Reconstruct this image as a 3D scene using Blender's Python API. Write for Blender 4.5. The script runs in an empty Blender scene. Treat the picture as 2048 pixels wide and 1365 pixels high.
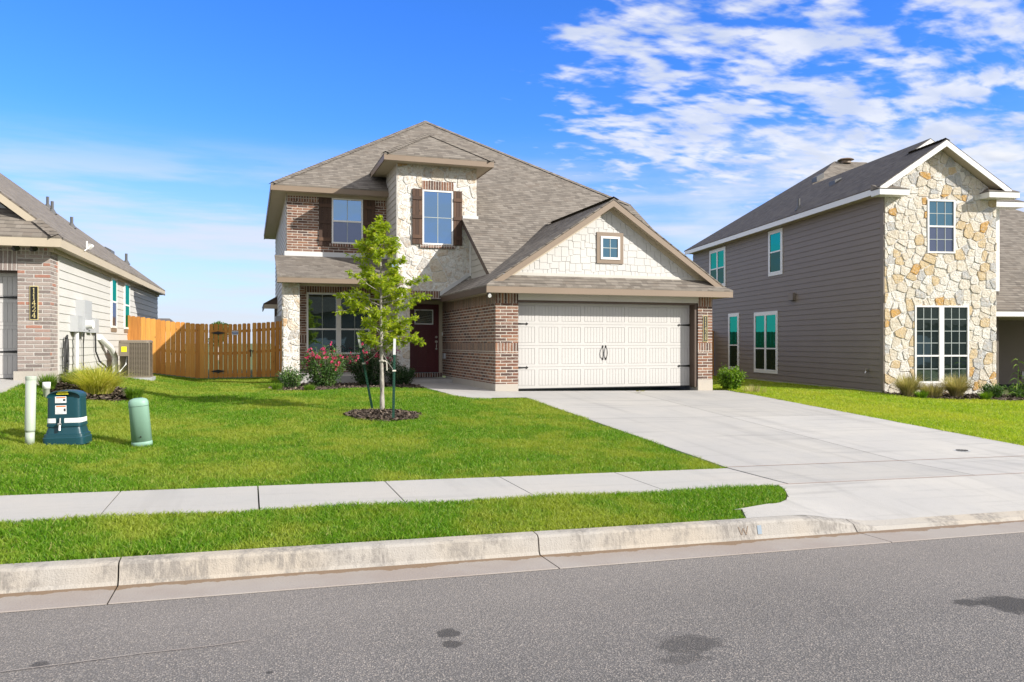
import bpy, math, random
import numpy as np
from mathutils import Vector, Matrix

# ------------------------------------------------------------------ camera, sky, sun
sc = bpy.context.scene
COL = sc.collection
TH = math.radians(18.5)
cam_d = bpy.data.cameras.new("camera"); cam = bpy.data.objects.new("camera", cam_d); COL.objects.link(cam)
cam_d.sensor_width = 36; cam_d.lens = 1570 / 2048 * 36; cam_d.shift_y = 0.0021
cam_d.clip_end = 6000
cam.location = (0, 0, 1.7); cam.rotation_euler = (math.radians(90), 0, -TH)
sc.camera = cam
SUN_AZ, SUN_EL = math.radians(180 - 46.3), math.radians(27.8)      # azimuth clockwise from +Y
sdir = Vector((math.sin(SUN_AZ) * math.cos(SUN_EL), math.cos(SUN_AZ) * math.cos(SUN_EL), math.sin(SUN_EL)))
sun_d = bpy.data.lights.new("sun", 'SUN'); sun = bpy.data.objects.new("sun", sun_d); COL.objects.link(sun)
sun_d.energy = 3.9; sun_d.angle = math.radians(0.5); sun_d.color = (1.0, 0.955, 0.885)
sun.rotation_euler = sdir.to_track_quat('Z', 'Y').to_euler()
sc.view_settings.view_transform = 'Standard'; sc.view_settings.look = 'None'
sc.view_settings.exposure = 0.80; sc.view_settings.gamma = 1
sc.cycles.max_bounces = 6; sc.cycles.diffuse_bounces = 3; sc.cycles.glossy_bounces = 3
sc.cycles.transparent_max_bounces = 8
sc.cycles.caustics_reflective = False; sc.cycles.caustics_refractive = False

class NT:
    """tiny node helper"""
    def __init__(s, tree): s.t = tree; tree.nodes.clear()
    def n(s, typ, ins=None, **props):
        nd = s.t.nodes.new(typ)
        for k, v in props.items(): setattr(nd, k, v)
        for k, v in (ins or {}).items():
            sock = nd.inputs[k]
            if isinstance(v, bpy.types.NodeSocket): s.t.links.new(v, sock)
            elif isinstance(v, bpy.types.Node): s.t.links.new(v.outputs[0], sock)
            else: sock.default_value = v
        return nd
    def m(s, op, a, b=0.0, c=0.0, clamp=False):
        return s.n('ShaderNodeMath', {0: a, 1: b, 2: c}, operation=op, use_clamp=clamp).outputs[0]
    def mix(s, fac, a, b, mode='MIX'):
        nd = s.n('ShaderNodeMix', {0: fac, 6: a, 7: b}, data_type='RGBA', blend_type=mode)
        return nd.outputs[2]
    def ramp(s, fac, stops, interp='LINEAR'):
        nd = s.n('ShaderNodeValToRGB', {0: fac}); cr = nd.color_ramp; cr.interpolation = interp
        while len(cr.elements) < len(stops): cr.elements.new(0.5)
        for e, (p, c) in zip(cr.elements, stops):
            e.position = p; e.color = (c, c, c, 1) if isinstance(c, (int, float)) else (*c, 1)
        return nd.outputs[0]
    def sm(s, x, lo, hi):
        nd = s.n('ShaderNodeMapRange', {0: x, 1: lo, 2: hi, 3: 0.0, 4: 1.0}, interpolation_type='SMOOTHSTEP')
        return nd.outputs[0]

world = bpy.data.worlds.new("World"); sc.world = world; world.use_nodes = True
w = NT(world.node_tree)
sky = w.n('ShaderNodeTexSky', sky_type='NISHITA', sun_disc=False, sun_elevation=SUN_EL, sun_rotation=SUN_AZ,
          air_density=1.0, dust_density=0.4, ozone_density=2.5)
hs = w.n('ShaderNodeHueSaturation', {'Hue': 0.497, 'Saturation': 1.25, 'Value': 1.0, 'Color': sky.outputs[0]})
tc = w.n('ShaderNodeTexCoord'); sep = w.n('ShaderNodeSeparateXYZ', {0: tc.outputs['Generated']})
X, Y, Z = sep.outputs
az = w.m('MULTIPLY', w.m('ARCTAN2', X, Y), 57.2958)
el = w.m('MULTIPLY', w.m('ARCSINE', Z), 57.2958)
zz = w.m('ADD', w.m('MAXIMUM', Z, 0.0), 0.10)
px_, py_ = w.m('DIVIDE', X, zz), w.m('DIVIDE', Y, zz)
pc = w.n('ShaderNodeCombineXYZ', {0: px_, 1: py_, 2: 0.0})
# broken high cloud deck, towards the right of the view
warp = w.n('ShaderNodeTexNoise', {'Vector': pc, 'Scale': 1.1, 'Detail': 3.0})
pv = w.n('ShaderNodeVectorMath', {0: pc, 1: w.n('ShaderNodeVectorMath', {0: warp.outputs[1], 1: (0.25, 0.25, 0)}, operation='MULTIPLY')}, operation='ADD')
rot = w.n('ShaderNodeMapping', {'Vector': pv.outputs[0], 'Rotation': (0, 0, math.radians(-24)), 'Scale': (0.8, 1.25, 1), 'Location': (2.3, 6.4, 0)})
nA = w.n('ShaderNodeTexNoise', {'Vector': rot, 'Scale': 6.4, 'Detail': 5.0, 'Roughness': 0.5})
nF = w.n('ShaderNodeTexNoise', {'Vector': rot, 'Scale': 17.0, 'Detail': 3.0, 'Roughness': 0.5})
nB = w.n('ShaderNodeTexNoise', {'Vector': rot, 'Scale': 0.55, 'Detail': 3.0, 'Roughness': 0.5})
dens = w.m('ADD', w.m('MULTIPLY', nA.outputs[0], 0.66), w.m('ADD', w.m('MULTIPLY', nB.outputs[0], 0.34), w.m('MULTIPLY', w.m('SUBTRACT', nF.outputs[0], 0.5), 0.26)))
mask = w.m('MULTIPLY', w.sm(az, 8.0, 30.0), w.sm(el, 4.0, 13.0))
cov = w.m('ADD', dens, w.m('MULTIPLY', w.m('SUBTRACT', mask, 1.0), 0.34))
cl1 = w.sm(cov, 0.425, 0.60)
# soft cumulus bank low on the right
low = w.n('ShaderNodeCombineXYZ', {0: w.m('MULTIPLY', az, 0.09), 1: w.m('MULTIPLY', el, 0.24), 2: 0.0})
nC = w.n('ShaderNodeTexNoise', {'Vector': low, 'Scale': 1.6, 'Detail': 7.0, 'Roughness': 0.55})
bank = w.m('MULTIPLY', w.sm(az, 24.0, 44.0), w.m('SUBTRACT', 1.0, w.sm(el, 11.0, 15.5)))
cl2 = w.m('MULTIPLY', w.sm(nC.outputs[0], 0.40, 0.60), bank)
# thin streaky haze cloud low on the left
st = w.n('ShaderNodeCombineXYZ', {0: w.m('MULTIPLY', az, 0.035), 1: w.m('MULTIPLY', el, 0.30), 2: 3.3})
nD = w.n('ShaderNodeTexNoise', {'Vector': st, 'Scale': 1.7, 'Detail': 6.0, 'Roughness': 0.55})
thin = w.m('MULTIPLY', w.sm(nD.outputs[0], 0.38, 0.68), w.m('SUBTRACT', 1.0, w.sm(el, 8.0, 15.0)))
thin = w.m('MULTIPLY', thin, 0.85)
hz = w.m('MULTIPLY', w.m('SUBTRACT', 1.0, w.sm(el, -2.0, 16.0)), 0.78)
shade = w.n('ShaderNodeTexNoise', {'Vector': rot, 'Scale': 5.0, 'Detail': 4.0})
ccol = w.mix(w.sm(shade.outputs[0], 0.35, 0.65), (2.9, 3.15, 3.7, 1), (3.9, 3.95, 4.1, 1))
c = w.mix(1.0, hs.outputs[0], (0.44, 0.65, 1.15, 1), 'MULTIPLY')
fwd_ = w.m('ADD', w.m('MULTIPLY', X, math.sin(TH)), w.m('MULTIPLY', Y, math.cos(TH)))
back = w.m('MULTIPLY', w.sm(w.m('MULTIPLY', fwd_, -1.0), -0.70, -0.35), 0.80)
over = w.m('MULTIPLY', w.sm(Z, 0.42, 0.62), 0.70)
c = w.mix(thin, c, (3.3, 3.4, 3.85, 1))
c = w.mix(hz, c, (3.05, 3.3, 3.7, 1))
c = w.mix(w.m('MULTIPLY', cl2, 0.9), c, (3.6, 3.75, 4.05, 1))
c = w.mix(w.m('MULTIPLY', cl1, 0.86), c, ccol)
c = w.mix(w.m('MAXIMUM', back, over), c, (3.9, 3.85, 3.75, 1))  # white cloud added outside the view, behind and overhead, to whiten the fill light
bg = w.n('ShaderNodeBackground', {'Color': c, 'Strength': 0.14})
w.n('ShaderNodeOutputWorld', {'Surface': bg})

rng = random.Random(7)
nrng = np.random.default_rng(11)

# ------------------------------------------------------------------ materials
MATS = {}
def material(name, fn):
    m = bpy.data.materials.new(name); m.use_nodes = True
    t = NT(m.node_tree); out = t.n('ShaderNodeOutputMaterial')
    sh = fn(t); t.t.links.new(sh.outputs[0] if isinstance(sh, bpy.types.Node) else sh, out.inputs[0])
    MATS[name] = m; return m
def uvs(t):
    u = t.n('ShaderNodeUVMap'); s = t.n('ShaderNodeSeparateXYZ', {0: u.outputs[0]})
    return u.outputs[0], s.outputs[0], s.outputs[1]
def noise(t, vec, scale, detail=3.0, rough=0.5, out=0):
    return t.n('ShaderNodeTexNoise', {'Vector': vec, 'Scale': scale, 'Detail': detail, 'Roughness': rough}).outputs[out]
def pos(t): return t.n('ShaderNodeNewGeometry').outputs['Position']
def bsdf(t, col, rough=0.7, bump=None, bdist=0.01, bstr=1.0, **kw):
    ins = {'Base Color': col, 'Roughness': rough}
    if bump is not None:
        ins['Normal'] = t.n('ShaderNodeBump', {'Height': bump, 'Strength': bstr, 'Distance': bdist}).outputs[0]
    ins.update(kw); return t.n('ShaderNodeBsdfPrincipled', ins)

def paint(name, col, rough=0.6, var=0.06, grain=0.0015, **kw):
    def f(t):
        p = pos(t); a = noise(t, p, 1.3, 5.0); b = noise(t, p, 60.0, 2.0)
        k = t.m('ADD', t.m('MULTIPLY', t.m('SUBTRACT', a, 0.5), var * 3), t.m('ADD', 1.0, t.m('MULTIPLY', t.m('SUBTRACT', b, 0.5), var)))
        c = t.n('ShaderNodeVectorMath', {0: (*col,), 'Scale': k}, operation='SCALE').outputs[0]
        return bsdf(t, c, rough, b, grain, **kw)
    return material(name, f)

def cellid(t, U, V, wd, ht, off=0.5):
    row = t.m('FLOOR', t.m('DIVIDE', V, ht))
    sh = t.m('MULTIPLY', t.m('MODULO', t.m('ABSOLUTE', row), 2.0), off)
    uu = t.m('ADD', t.m('DIVIDE', U, wd), sh)
    colm = t.m('FLOOR', uu)
    fu, fv = t.m('MULTIPLY', t.m('SUBTRACT', uu, colm), wd), t.m('MULTIPLY', t.m('SUBTRACT', t.m('DIVIDE', V, ht), row), ht)
    idv = t.n('ShaderNodeCombineXYZ', {0: colm, 1: row, 2: 0.5})
    wn = t.n('ShaderNodeTexWhiteNoise', {'Vector': idv}, noise_dimensions='3D')
    return fu, fv, wn

def brickmat(name, wd, ht, stops, mortar, off=0.5, mj=0.017, wash=0.30):
    def f(t):
        uv, U, V = uvs(t)
        wob = noise(t, uv, 25.0, 2.0, out=1)
        w2 = t.n('ShaderNodeVectorMath', {0: wob, 1: (0.012, 0.012, 0)}, operation='MULTIPLY_ADD')
        w2.inputs[2].default_value = (-0.006, -0.006, 0)
        uvw = t.n('ShaderNodeVectorMath', {0: uv, 1: w2.outputs[0]}, operation='ADD')
        s = t.n('ShaderNodeSeparateXYZ', {0: uvw.outputs[0]})
        fu, fv, wn = cellid(t, s.outputs[0], s.outputs[1], wd, ht, off)
        e = t.m('MINIMUM', t.m('MINIMUM', fu, t.m('SUBTRACT', wd, fu)), t.m('MINIMUM', fv, t.m('SUBTRACT', ht, fv)))
        br = t.sm(e, mj * 0.35, mj * 0.75)
        base = t.ramp(wn.outputs[0], stops, 'LINEAR')
        sp = noise(t, uv, 60.0, 4.0, 0.7)
        base = t.mix(t.m('MULTIPLY', t.sm(sp, 0.48, 0.78), 0.4), base, (0.05, 0.04, 0.035, 1))
        ws = t.sm(noise(t, uv, 14.0, 4.0, 0.7), 0.50, 0.72)
        base = t.mix(t.m('MULTIPLY', ws, wash), base, mortar)
        mo = t.mix(noise(t, uv, 8.0, 3.0), mortar, tuple(x * 0.75 for x in mortar[:3]) + (1,))
        c = t.mix(br, mo, base)
        h = t.m('ADD', br, t.m('MULTIPLY', sp, 0.4))
        return bsdf(t, c, 0.85, h, 0.008)
    return material(name, f)
BR = [(0.0, (0.07, 0.040, 0.032)), (0.25, (0.15, 0.065, 0.040)), (0.45, (0.23, 0.10, 0.055)), (0.62, (0.10, 0.055, 0.042)), (0.80, (0.28, 0.135, 0.075)), (1.0, (0.20, 0.12, 0.09))]
BL = [(0.0, (0.19, 0.155, 0.14)), (0.3, (0.25, 0.20, 0.18)), (0.6, (0.31, 0.25, 0.225)), (0.92, (0.35, 0.29, 0.255)), (0.95, (0.34, 0.16, 0.115)), (1.0, (0.36, 0.17, 0.12))]
brickmat('brick_main', 0.30, 0.0762, BR, (0.60, 0.54, 0.47, 1))
brickmat('soldier_main', 0.0762, 0.50, BR, (0.60, 0.54, 0.47, 1), off=0.0)
brickmat('brick_grey', 0.30, 0.0762, BL, (0.56, 0.52, 0.48, 1), wash=0.2)
brickmat('soldier_grey', 0.0762, 0.50, BL, (0.56, 0.52, 0.48, 1), off=0.0, wash=0.2)

def stonemat(name, stops, warm, ww=0.6):
    def f(t):
        r = t.n('ShaderNodeAttribute', attribute_name='rnd').outputs['Fac']
        p = pos(t)
        base = t.ramp(r, stops, 'CONSTANT')
        n1 = noise(t, p, 9.0, 6.0, 0.65); n2 = noise(t, p, 30.0, 5.0, 0.7)
        base = t.mix(t.m('MULTIPLY', t.sm(n1, 0.48, 0.66), ww), base, warm)
        base = t.mix(t.m('MULTIPLY', t.sm(n2, 0.50, 0.66), 0.55), base, (0.34, 0.27, 0.19, 1))
        base = t.mix(t.m('MULTIPLY', t.sm(noise(t, p, 17.0, 4.0, 0.7), 0.50, 0.62), 0.45), base, (0.72, 0.68, 0.60, 1))
        return bsdf(t, base, 0.9, t.m('ADD', n1, t.m('MULTIPLY', n2, 0.6)), 0.05)
    return material(name, f)
stonemat('stone_cream', [(0, (0.78, 0.76, 0.71)), (0.3, (0.73, 0.70, 0.64)), (0.5, (0.80, 0.78, 0.74)), (0.74, (0.70, 0.62, 0.51)), (0.87, (0.60, 0.40, 0.22)), (0.92, (0.52, 0.50, 0.47))], (0.50, 0.33, 0.17, 1))
stonemat('stone_gold', [(0, (0.76, 0.70, 0.59)), (0.22, (0.66, 0.51, 0.30)), (0.36, (0.80, 0.77, 0.70)), (0.66, (0.60, 0.34, 0.09)), (0.73, (0.70, 0.63, 0.51)), (0.88, (0.52, 0.52, 0.51))], (0.58, 0.40, 0.18, 1), 0.32)
paint('stone_mortar', (0.70, 0.68, 0.64), 0.9, 0.08, 0.01)

def shingle(name, cols):
    def f(t):
        uv, U, V = uvs(t)
        fu, fv, wn = cellid(t, U, V, 0.165, 0.14, 0.37)
        fu2, fv2, wn2 = cellid(t, t.m('ADD', U, 0.11), V, 0.26, 0.14, 0.61)
        c = t.ramp(wn.outputs[0], cols)
        c = t.mix(t.m('MULTIPLY', wn2.outputs[0], 0.45), c, t.ramp(wn2.outputs[0], cols[::-1] and [(a, b) for (a, _), (_, b) in zip(cols, cols[::-1])]))
        gr = noise(t, uv, 220.0, 2.0)
        c = t.mix(t.m('MULTIPLY', t.sm(gr, 0.4, 0.7), 0.35), c, (0.06, 0.05, 0.045, 1))
        big = noise(t, uv, 0.8, 3.0)
        c = t.n('ShaderNodeVectorMath', {0: c, 'Scale': t.m('ADD', 0.95, t.m('MULTIPLY', big, 0.14))}, operation='SCALE').outputs[0]
        band = t.sm(fv, 0.012, 0.034)
        c = t.mix(t.m('MULTIPLY', t.m('SUBTRACT', 1.0, band), t.m('ADD', 0.45, t.m('MULTIPLY', wn2.outputs[0], 0.55))), c, (0.035, 0.03, 0.027, 1))
        h = t.m('ADD', t.m('SUBTRACT', 1.0, t.m('DIVIDE', fv, 0.14)), t.m('MULTIPLY', t.m('GREATER_THAN', wn2.outputs[0], 0.5), 0.5))
        h = t.m('ADD', h, t.m('MULTIPLY', gr, 0.15))
        return bsdf(t, c, 0.92, h, 0.006)
    return material(name, f)
shingle('shingles_brown', [(0, (0.125, 0.106, 0.087)), (0.35, (0.19, 0.165, 0.136)), (0.7, (0.25, 0.22, 0.185)), (1.0, (0.165, 0.136, 0.108))])
shingle('shingles_dark_shade', [(0, (0.085, 0.074, 0.068)), (0.35, (0.125, 0.110, 0.098)), (0.7, (0.165, 0.145, 0.125)), (1.0, (0.115, 0.095, 0.082))])  # shade of the unlit slope put into the colour; also distant dark roofs

paint('paint_cream', (0.52, 0.495, 0.445), 0.6)
paint('paint_gable', (0.52, 0.505, 0.478), 0.6)
paint('paint_cream_left', (0.56, 0.545, 0.51), 0.6)
paint('paint_taupe', (0.22, 0.183, 0.150), 0.6, 0.05)
paint('paint_brown', (0.225, 0.165, 0.115), 0.55)
paint('paint_dark_brown', (0.085, 0.055, 0.038), 0.55)
paint('paint_tan', (0.47, 0.40, 0.30), 0.6)
paint('paint_garage', (0.52, 0.502, 0.478), 0.45, 0.02, 0.0004)
paint('paint_garage_groove', (0.485, 0.468, 0.445), 0.5, 0.02, 0.0004)
paint('paint_white', (0.78, 0.77, 0.74), 0.4, 0.03, 0.0004)
paint('paint_greywhite', (0.60, 0.60, 0.59), 0.4, 0.03, 0.0004)
paint('muntin', (0.40, 0.44, 0.42), 0.4, 0.03, 0.0002)
paint('paint_red', (0.085, 0.006, 0.010), 0.4, 0.05, 0.0004)
paint('paint_grey', (0.42, 0.43, 0.44), 0.5)
paint('metal_black', (0.012, 0.011, 0.010), 0.45, 0.05, 0.0002)
paint('metal_silver', (0.62, 0.60, 0.56), 0.3, 0.03, 0.0002, Metallic=0.9)
paint('rubber_black', (0.02, 0.02, 0.02), 0.6)
paint('ped_green', (0.24, 0.40, 0.31), 0.5, 0.05)
paint('ped_pole', (0.40, 0.45, 0.365), 0.5, 0.05)
paint('ped_teal', (0.006, 0.050, 0.066), 0.4, 0.10, 0.002)
paint('ac_tan', (0.20, 0.165, 0.125), 0.5)
paint('ac_dark', (0.06, 0.055, 0.05), 0.6)
paint('label_yellow', (0.80, 0.72, 0.02), 0.5)
paint('label_orange', (0.75, 0.17, 0.03), 0.5)
paint('label_blue', (0.03, 0.10, 0.36), 0.5)
paint('label_white', (0.75, 0.75, 0.75), 0.5)
paint('label_grey', (0.40, 0.41, 0.42), 0.5)
paint('gold', (0.62, 0.52, 0.24), 0.4, 0.05, 0.0003)
paint('post_green', (0.015, 0.07, 0.045), 0.45)
paint('rope', (0.55, 0.52, 0.45), 0.8)
paint('paint_pink_mark', (0.45, 0.30, 0.24), 0.8)
paint('curb_blue', (0.26, 0.32, 0.38), 0.8)
paint('roof_metal', (0.10, 0.10, 0.10), 0.5)

def conc(name, base, warm, stain=0.5, broom=0.0):
    def f(t):
        p = pos(t)
        a = noise(t, p, 0.7, 6.0, 0.6); b = noise(t, p, 6.0, 6.0, 0.65); c3 = noise(t, p, 90.0, 3.0, 0.7)
        str_ = t.n('ShaderNodeMapping', {'Vector': p, 'Scale': (0.35, 5.0, 1)})
        s = noise(t, str_, 1.2, 5.0, 0.6)
        c = t.mix(t.sm(a, 0.35, 0.7), base, warm)
        r = t.n('ShaderNodeAttribute', attribute_name='rnd').outputs['Fac']
        c = t.n('ShaderNodeVectorMath', {0: c, 'Scale': t.m('ADD', 0.92, t.m('MULTIPLY', r, 0.12))}, operation='SCALE').outputs[0]
        tk = noise(t, t.n('ShaderNodeMapping', {'Vector': p, 'Scale': (2.8, 0.22, 1), 'Rotation': (0, 0, 0.06)}), 1.0, 4.0, 0.6)
        c = t.mix(t.m('MULTIPLY', t.sm(tk, 0.50, 0.72), stain * 0.5), c, tuple(x * 0.60 for x in base[:3]) + (1,))
        c = t.mix(t.m('MULTIPLY', t.sm(s, 0.52, 0.8), stain), c, tuple(x * 0.62 for x in base[:3]) + (1,))
        c = t.mix(t.m('MULTIPLY', t.sm(b, 0.5, 0.8), 0.30), c, tuple(x * 0.78 for x in base[:3]) + (1,))
        c = t.mix(t.m('MULTIPLY', t.sm(c3, 0.55, 0.75), 0.18), c, tuple(x * 0.6 for x in base[:3]) + (1,))
        return bsdf(t, c, 0.88, t.m('ADD', c3, b), 0.004)
    return material(name, f)
conc('concrete', (0.405, 0.393, 0.378, 1), (0.455, 0.435, 0.405, 1), 0.75)
conc('concrete_walk', (0.435, 0.422, 0.40, 1), (0.47, 0.445, 0.41, 1), 0.45)
conc('concrete_foundation', (0.42, 0.39, 0.35, 1), (0.47, 0.42, 0.35, 1), 0.4)
def kerbm(t):
    p = pos(t)
    st_ = t.n('ShaderNodeMapping', {'Vector': p, 'Scale': (9.0, 9.0, 0.7)})
    streak = noise(t, st_, 3.0, 5.0, 0.7); blot = noise(t, p, 2.2, 5.0, 0.7); fine = noise(t, p, 80.0, 3.0, 0.7)
    c = t.mix(t.sm(noise(t, p, 0.9, 3.0), 0.4, 0.65), (0.41, 0.365, 0.305, 1), (0.385, 0.36, 0.325, 1))
    c = t.mix(t.m('MULTIPLY', t.m('MULTIPLY', t.sm(blot, 0.45, 0.60), t.sm(streak, 0.34, 0.58)), 0.75), c, (0.19, 0.175, 0.16, 1))
    c = t.mix(t.m('MULTIPLY', t.sm(fine, 0.5, 0.8), 0.25), c, (0.32, 0.28, 0.23, 1))
    return bsdf(t, c, 0.9, t.m('ADD', fine, streak), 0.006)
material('concrete_kerb', kerbm)
def gutm(t):
    p = pos(t); s = t.n('ShaderNodeSeparateXYZ', {0: p})
    big = noise(t, p, 1.1, 4.0, 0.6); fine = noise(t, p, 70.0, 3.0, 0.7)
    c = t.mix(t.sm(big, 0.35, 0.65), (0.295, 0.25, 0.22, 1), (0.33, 0.295, 0.265, 1))
    # silt left along the foot of the kerb
    edge = t.m('ADD', s.outputs[1], t.m('MULTIPLY', noise(t, t.n('ShaderNodeMapping', {'Vector': p, 'Scale': (1, 0, 0)}), 1.4, 5.0, 0.7), 0.42))
    silt = t.sm(edge, 6.17, 6.19)
    c = t.mix(t.m('MULTIPLY', silt, 0.8), c, (0.19, 0.115, 0.055, 1))
    c = t.mix(t.m('MULTIPLY', t.sm(fine, 0.5, 0.8), 0.25), c, (0.20, 0.18, 0.16, 1))
    return bsdf(t, c, 0.85, fine, 0.004)
material('concrete_gutter', gutm)
def asph(t):
    p = pos(t)
    v = t.n('ShaderNodeTexVoronoi', {'Vector': p, 'Scale': 95.0, 'Randomness': 1.0})
    v2 = t.n('ShaderNodeTexVoronoi', {'Vector': p, 'Scale': 42.0, 'Randomness': 1.0})
    agg = t.ramp(t.n('ShaderNodeSeparateColor', {0: v.outputs['Color']}).outputs[0], [(0, (0.125, 0.116, 0.11)), (0.45, (0.165, 0.153, 0.143)), (0.7, (0.22, 0.20, 0.185)), (0.86, (0.30, 0.265, 0.23)), (1.0, (0.20, 0.168, 0.148))])
    agg = t.mix(t.sm(v.outputs['Distance'], 0.30, 0.62), agg, (0.075, 0.071, 0.069, 1))
    agg = t.mix(t.m('MULTIPLY', t.sm(v2.outputs['Distance'], 0.35, 0.7), 0.4), agg, (0.075, 0.071, 0.069, 1))
    big = noise(t, p, 0.35, 5.0, 0.6); st_ = noise(t, t.n('ShaderNodeMapping', {'Vector': p, 'Scale': (0.12, 1.0, 1)}), 1.5, 4.0, 0.6)
    agg = t.n('ShaderNodeVectorMath', {0: agg, 'Scale': t.m('ADD', 0.86, t.m('MULTIPLY', t.m('ADD', big, st_), 0.50))}, operation='SCALE').outputs[0]
    # paler, dustier strip next to the gutter
    sy = t.n('ShaderNodeSeparateXYZ', {0: p})
    dust = t.m('MULTIPLY', t.sm(sy.outputs[1], 3.6, 5.7), t.m('ADD', 0.15, t.m('MULTIPLY', big, 0.7)))
    agg = t.mix(t.m('MULTIPLY', dust, 0.6), agg, (0.30, 0.265, 0.235, 1))
    # drip stains with their own shape: (x, y, rx, ry, strength)
    for (sx, syy, rx, ry, k, ns) in STAINS:
        q = t.n('ShaderNodeVectorMath', {0: p, 1: (sx, syy, 0)}, operation='SUBTRACT')
        q = t.n('ShaderNodeVectorMath', {0: q, 1: (1 / rx, 1 / ry, 0)}, operation='MULTIPLY')
        d = t.n('ShaderNodeVectorMath', {0: q}, operation='LENGTH').outputs['Value']
        d = t.m('ADD', d, t.m('MULTIPLY', t.m('SUBTRACT', noise(t, p, ns, 6.0, 0.72), 0.5), 1.7))
        agg = t.mix(t.m('MULTIPLY', t.m('SUBTRACT', 1.0, t.sm(d, 0.62, 0.92)), k), agg, (0.030, 0.028, 0.027, 1))
    h = t.m('SUBTRACT', 1.0, v.outputs['Distance'])
    return bsdf(t, agg, 0.85, h, 0.004)
STAINS = [(1.12, 4.55, 0.09, 0.10, 0.75, 9.0), (1.10, 4.38, 0.075, 0.07, 0.75, 9.0), (2.42, 4.0, 0.26, 0.17, 0.55, 7.0), (2.30, 3.82, 0.20, 0.09, 0.45, 9.0),
          (4.98, 4.02, 0.30, 0.22, 0.85, 8.0), (4.72, 4.14, 0.15, 0.09, 0.8, 12.0), (-1.05, 4.7, 0.06, 0.05, 0.7, 9.0), (0.10, 4.26, 0.025, 0.022, 0.8, 12.0)]
material('asphalt', asph)

def soil(t):
    p = pos(t); a = noise(t, p, 3.0, 5.0); b = noise(t, p, 40.0, 4.0, 0.7)
    c = t.mix(a, (0.075, 0.13, 0.02, 1), (0.13, 0.16, 0.04, 1)); c = t.mix(t.m('MULTIPLY', b, 0.6), c, (0.05, 0.04, 0.022, 1))
    return bsdf(t, c, 0.95, b, 0.02)
material('soil', soil)
def mulchm(t):
    r = t.n('ShaderNodeAttribute', attribute_name='rnd').outputs['Fac']
    c = t.ramp(r, [(0, (0.035, 0.025, 0.018)), (0.5, (0.085, 0.060, 0.042)), (0.8, (0.15, 0.11, 0.08)), (1, (0.22, 0.17, 0.13))])
    return bsdf(t, c, 0.9)
material('mulch', mulchm)

def leafmat(name, stops, trans=0.35, rough=0.5, patch=None, attr=True, tmul=(1.5, 1.6, 0.5)):
    def f(t):
        r = t.n('ShaderNodeAttribute', attribute_name='rnd').outputs['Fac']
        c = t.ramp(r, stops)
        if patch:
            p = pos(t); a = noise(t, p, patch[0], 4.0, 0.6); b = noise(t, p, patch[0] * 5, 3.0, 0.6)
            c = t.mix(t.m('MULTIPLY', t.sm(t.m('ADD', t.m('MULTIPLY', a, 0.65), t.m('MULTIPLY', b, 0.35)), patch[1], patch[2]), patch[3]), c, patch[4])
        d = bsdf(t, c, rough, **{'Specular IOR Level': 0.25})
        tc_ = t.n('ShaderNodeVectorMath', {0: c, 1: tmul}, operation='MULTIPLY').outputs[0]
        tr = t.n('ShaderNodeBsdfTranslucent', {'Color': tc_})
        return t.n('ShaderNodeMixShader', {0: trans, 1: d, 2: tr})
    return material(name, f)
leafmat('grass_front', [(0, (0.060, 0.165, 0.006)), (0.5, (0.130, 0.275, 0.012)), (0.85, (0.20, 0.345, 0.026)), (1, (0.40, 0.40, 0.13))], 0.40, 0.5, (0.50, 0.44, 0.60, 0.75, (0.34, 0.37, 0.055, 1)))
leafmat('grass_right', [(0, (0.15, 0.26, 0.012)), (0.5, (0.29, 0.41, 0.025)), (0.85, (0.42, 0.49, 0.05)), (1, (0.50, 0.50, 0.13))], 0.42, 0.45, (0.4, 0.42, 0.62, 0.6, (0.46, 0.46, 0.07, 1)))
leafmat('leaf_tree', [(0, (0.16, 0.24, 0.018)), (0.5, (0.36, 0.45, 0.030)), (0.85, (0.50, 0.55, 0.05)), (0.96, (0.58, 0.56, 0.09)), (1, (0.30, 0.16, 0.06))], 0.5, tmul=(1.35, 1.4, 0.5))
leafmat('leaf_rose', [(0, (0.035, 0.085, 0.02)), (0.6, (0.085, 0.17, 0.04)), (1, (0.19, 0.27, 0.08))], 0.3)
leafmat('leaf_dark', [(0, (0.015, 0.045, 0.014)), (0.7, (0.040, 0.09, 0.028)), (1, (0.11, 0.17, 0.05))], 0.2)
leafmat('leaf_bright', [(0, (0.06, 0.13, 0.015)), (0.6, (0.14, 0.25, 0.02)), (1, (0.26, 0.36, 0.05))], 0.4)
leafmat('leaf_straw', [(0, (0.38, 0.42, 0.06)), (0.5, (0.60, 0.60, 0.12)), (0.8, (0.74, 0.68, 0.22)), (1, (0.66, 0.52, 0.28))], 0.55, tmul=(1.2, 1.2, 0.6))
leafmat('leaf_tan', [(0, (0.26, 0.26, 0.09)), (0.5, (0.46, 0.40, 0.19)), (1, (0.60, 0.50, 0.30))], 0.4, tmul=(1.2, 1.2, 0.7))
leafmat('petal_pink', [(0, (0.62, 0.02, 0.13)), (0.6, (0.80, 0.07, 0.24)), (1, (0.90, 0.33, 0.48))], 0.2, tmul=(1.1, 0.8, 0.8))
leafmat('petal_violet', [(0, (0.42, 0.02, 0.20)), (1, (0.65, 0.08, 0.35))], 0.2, tmul=(1.1, 0.8, 0.8))

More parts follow.
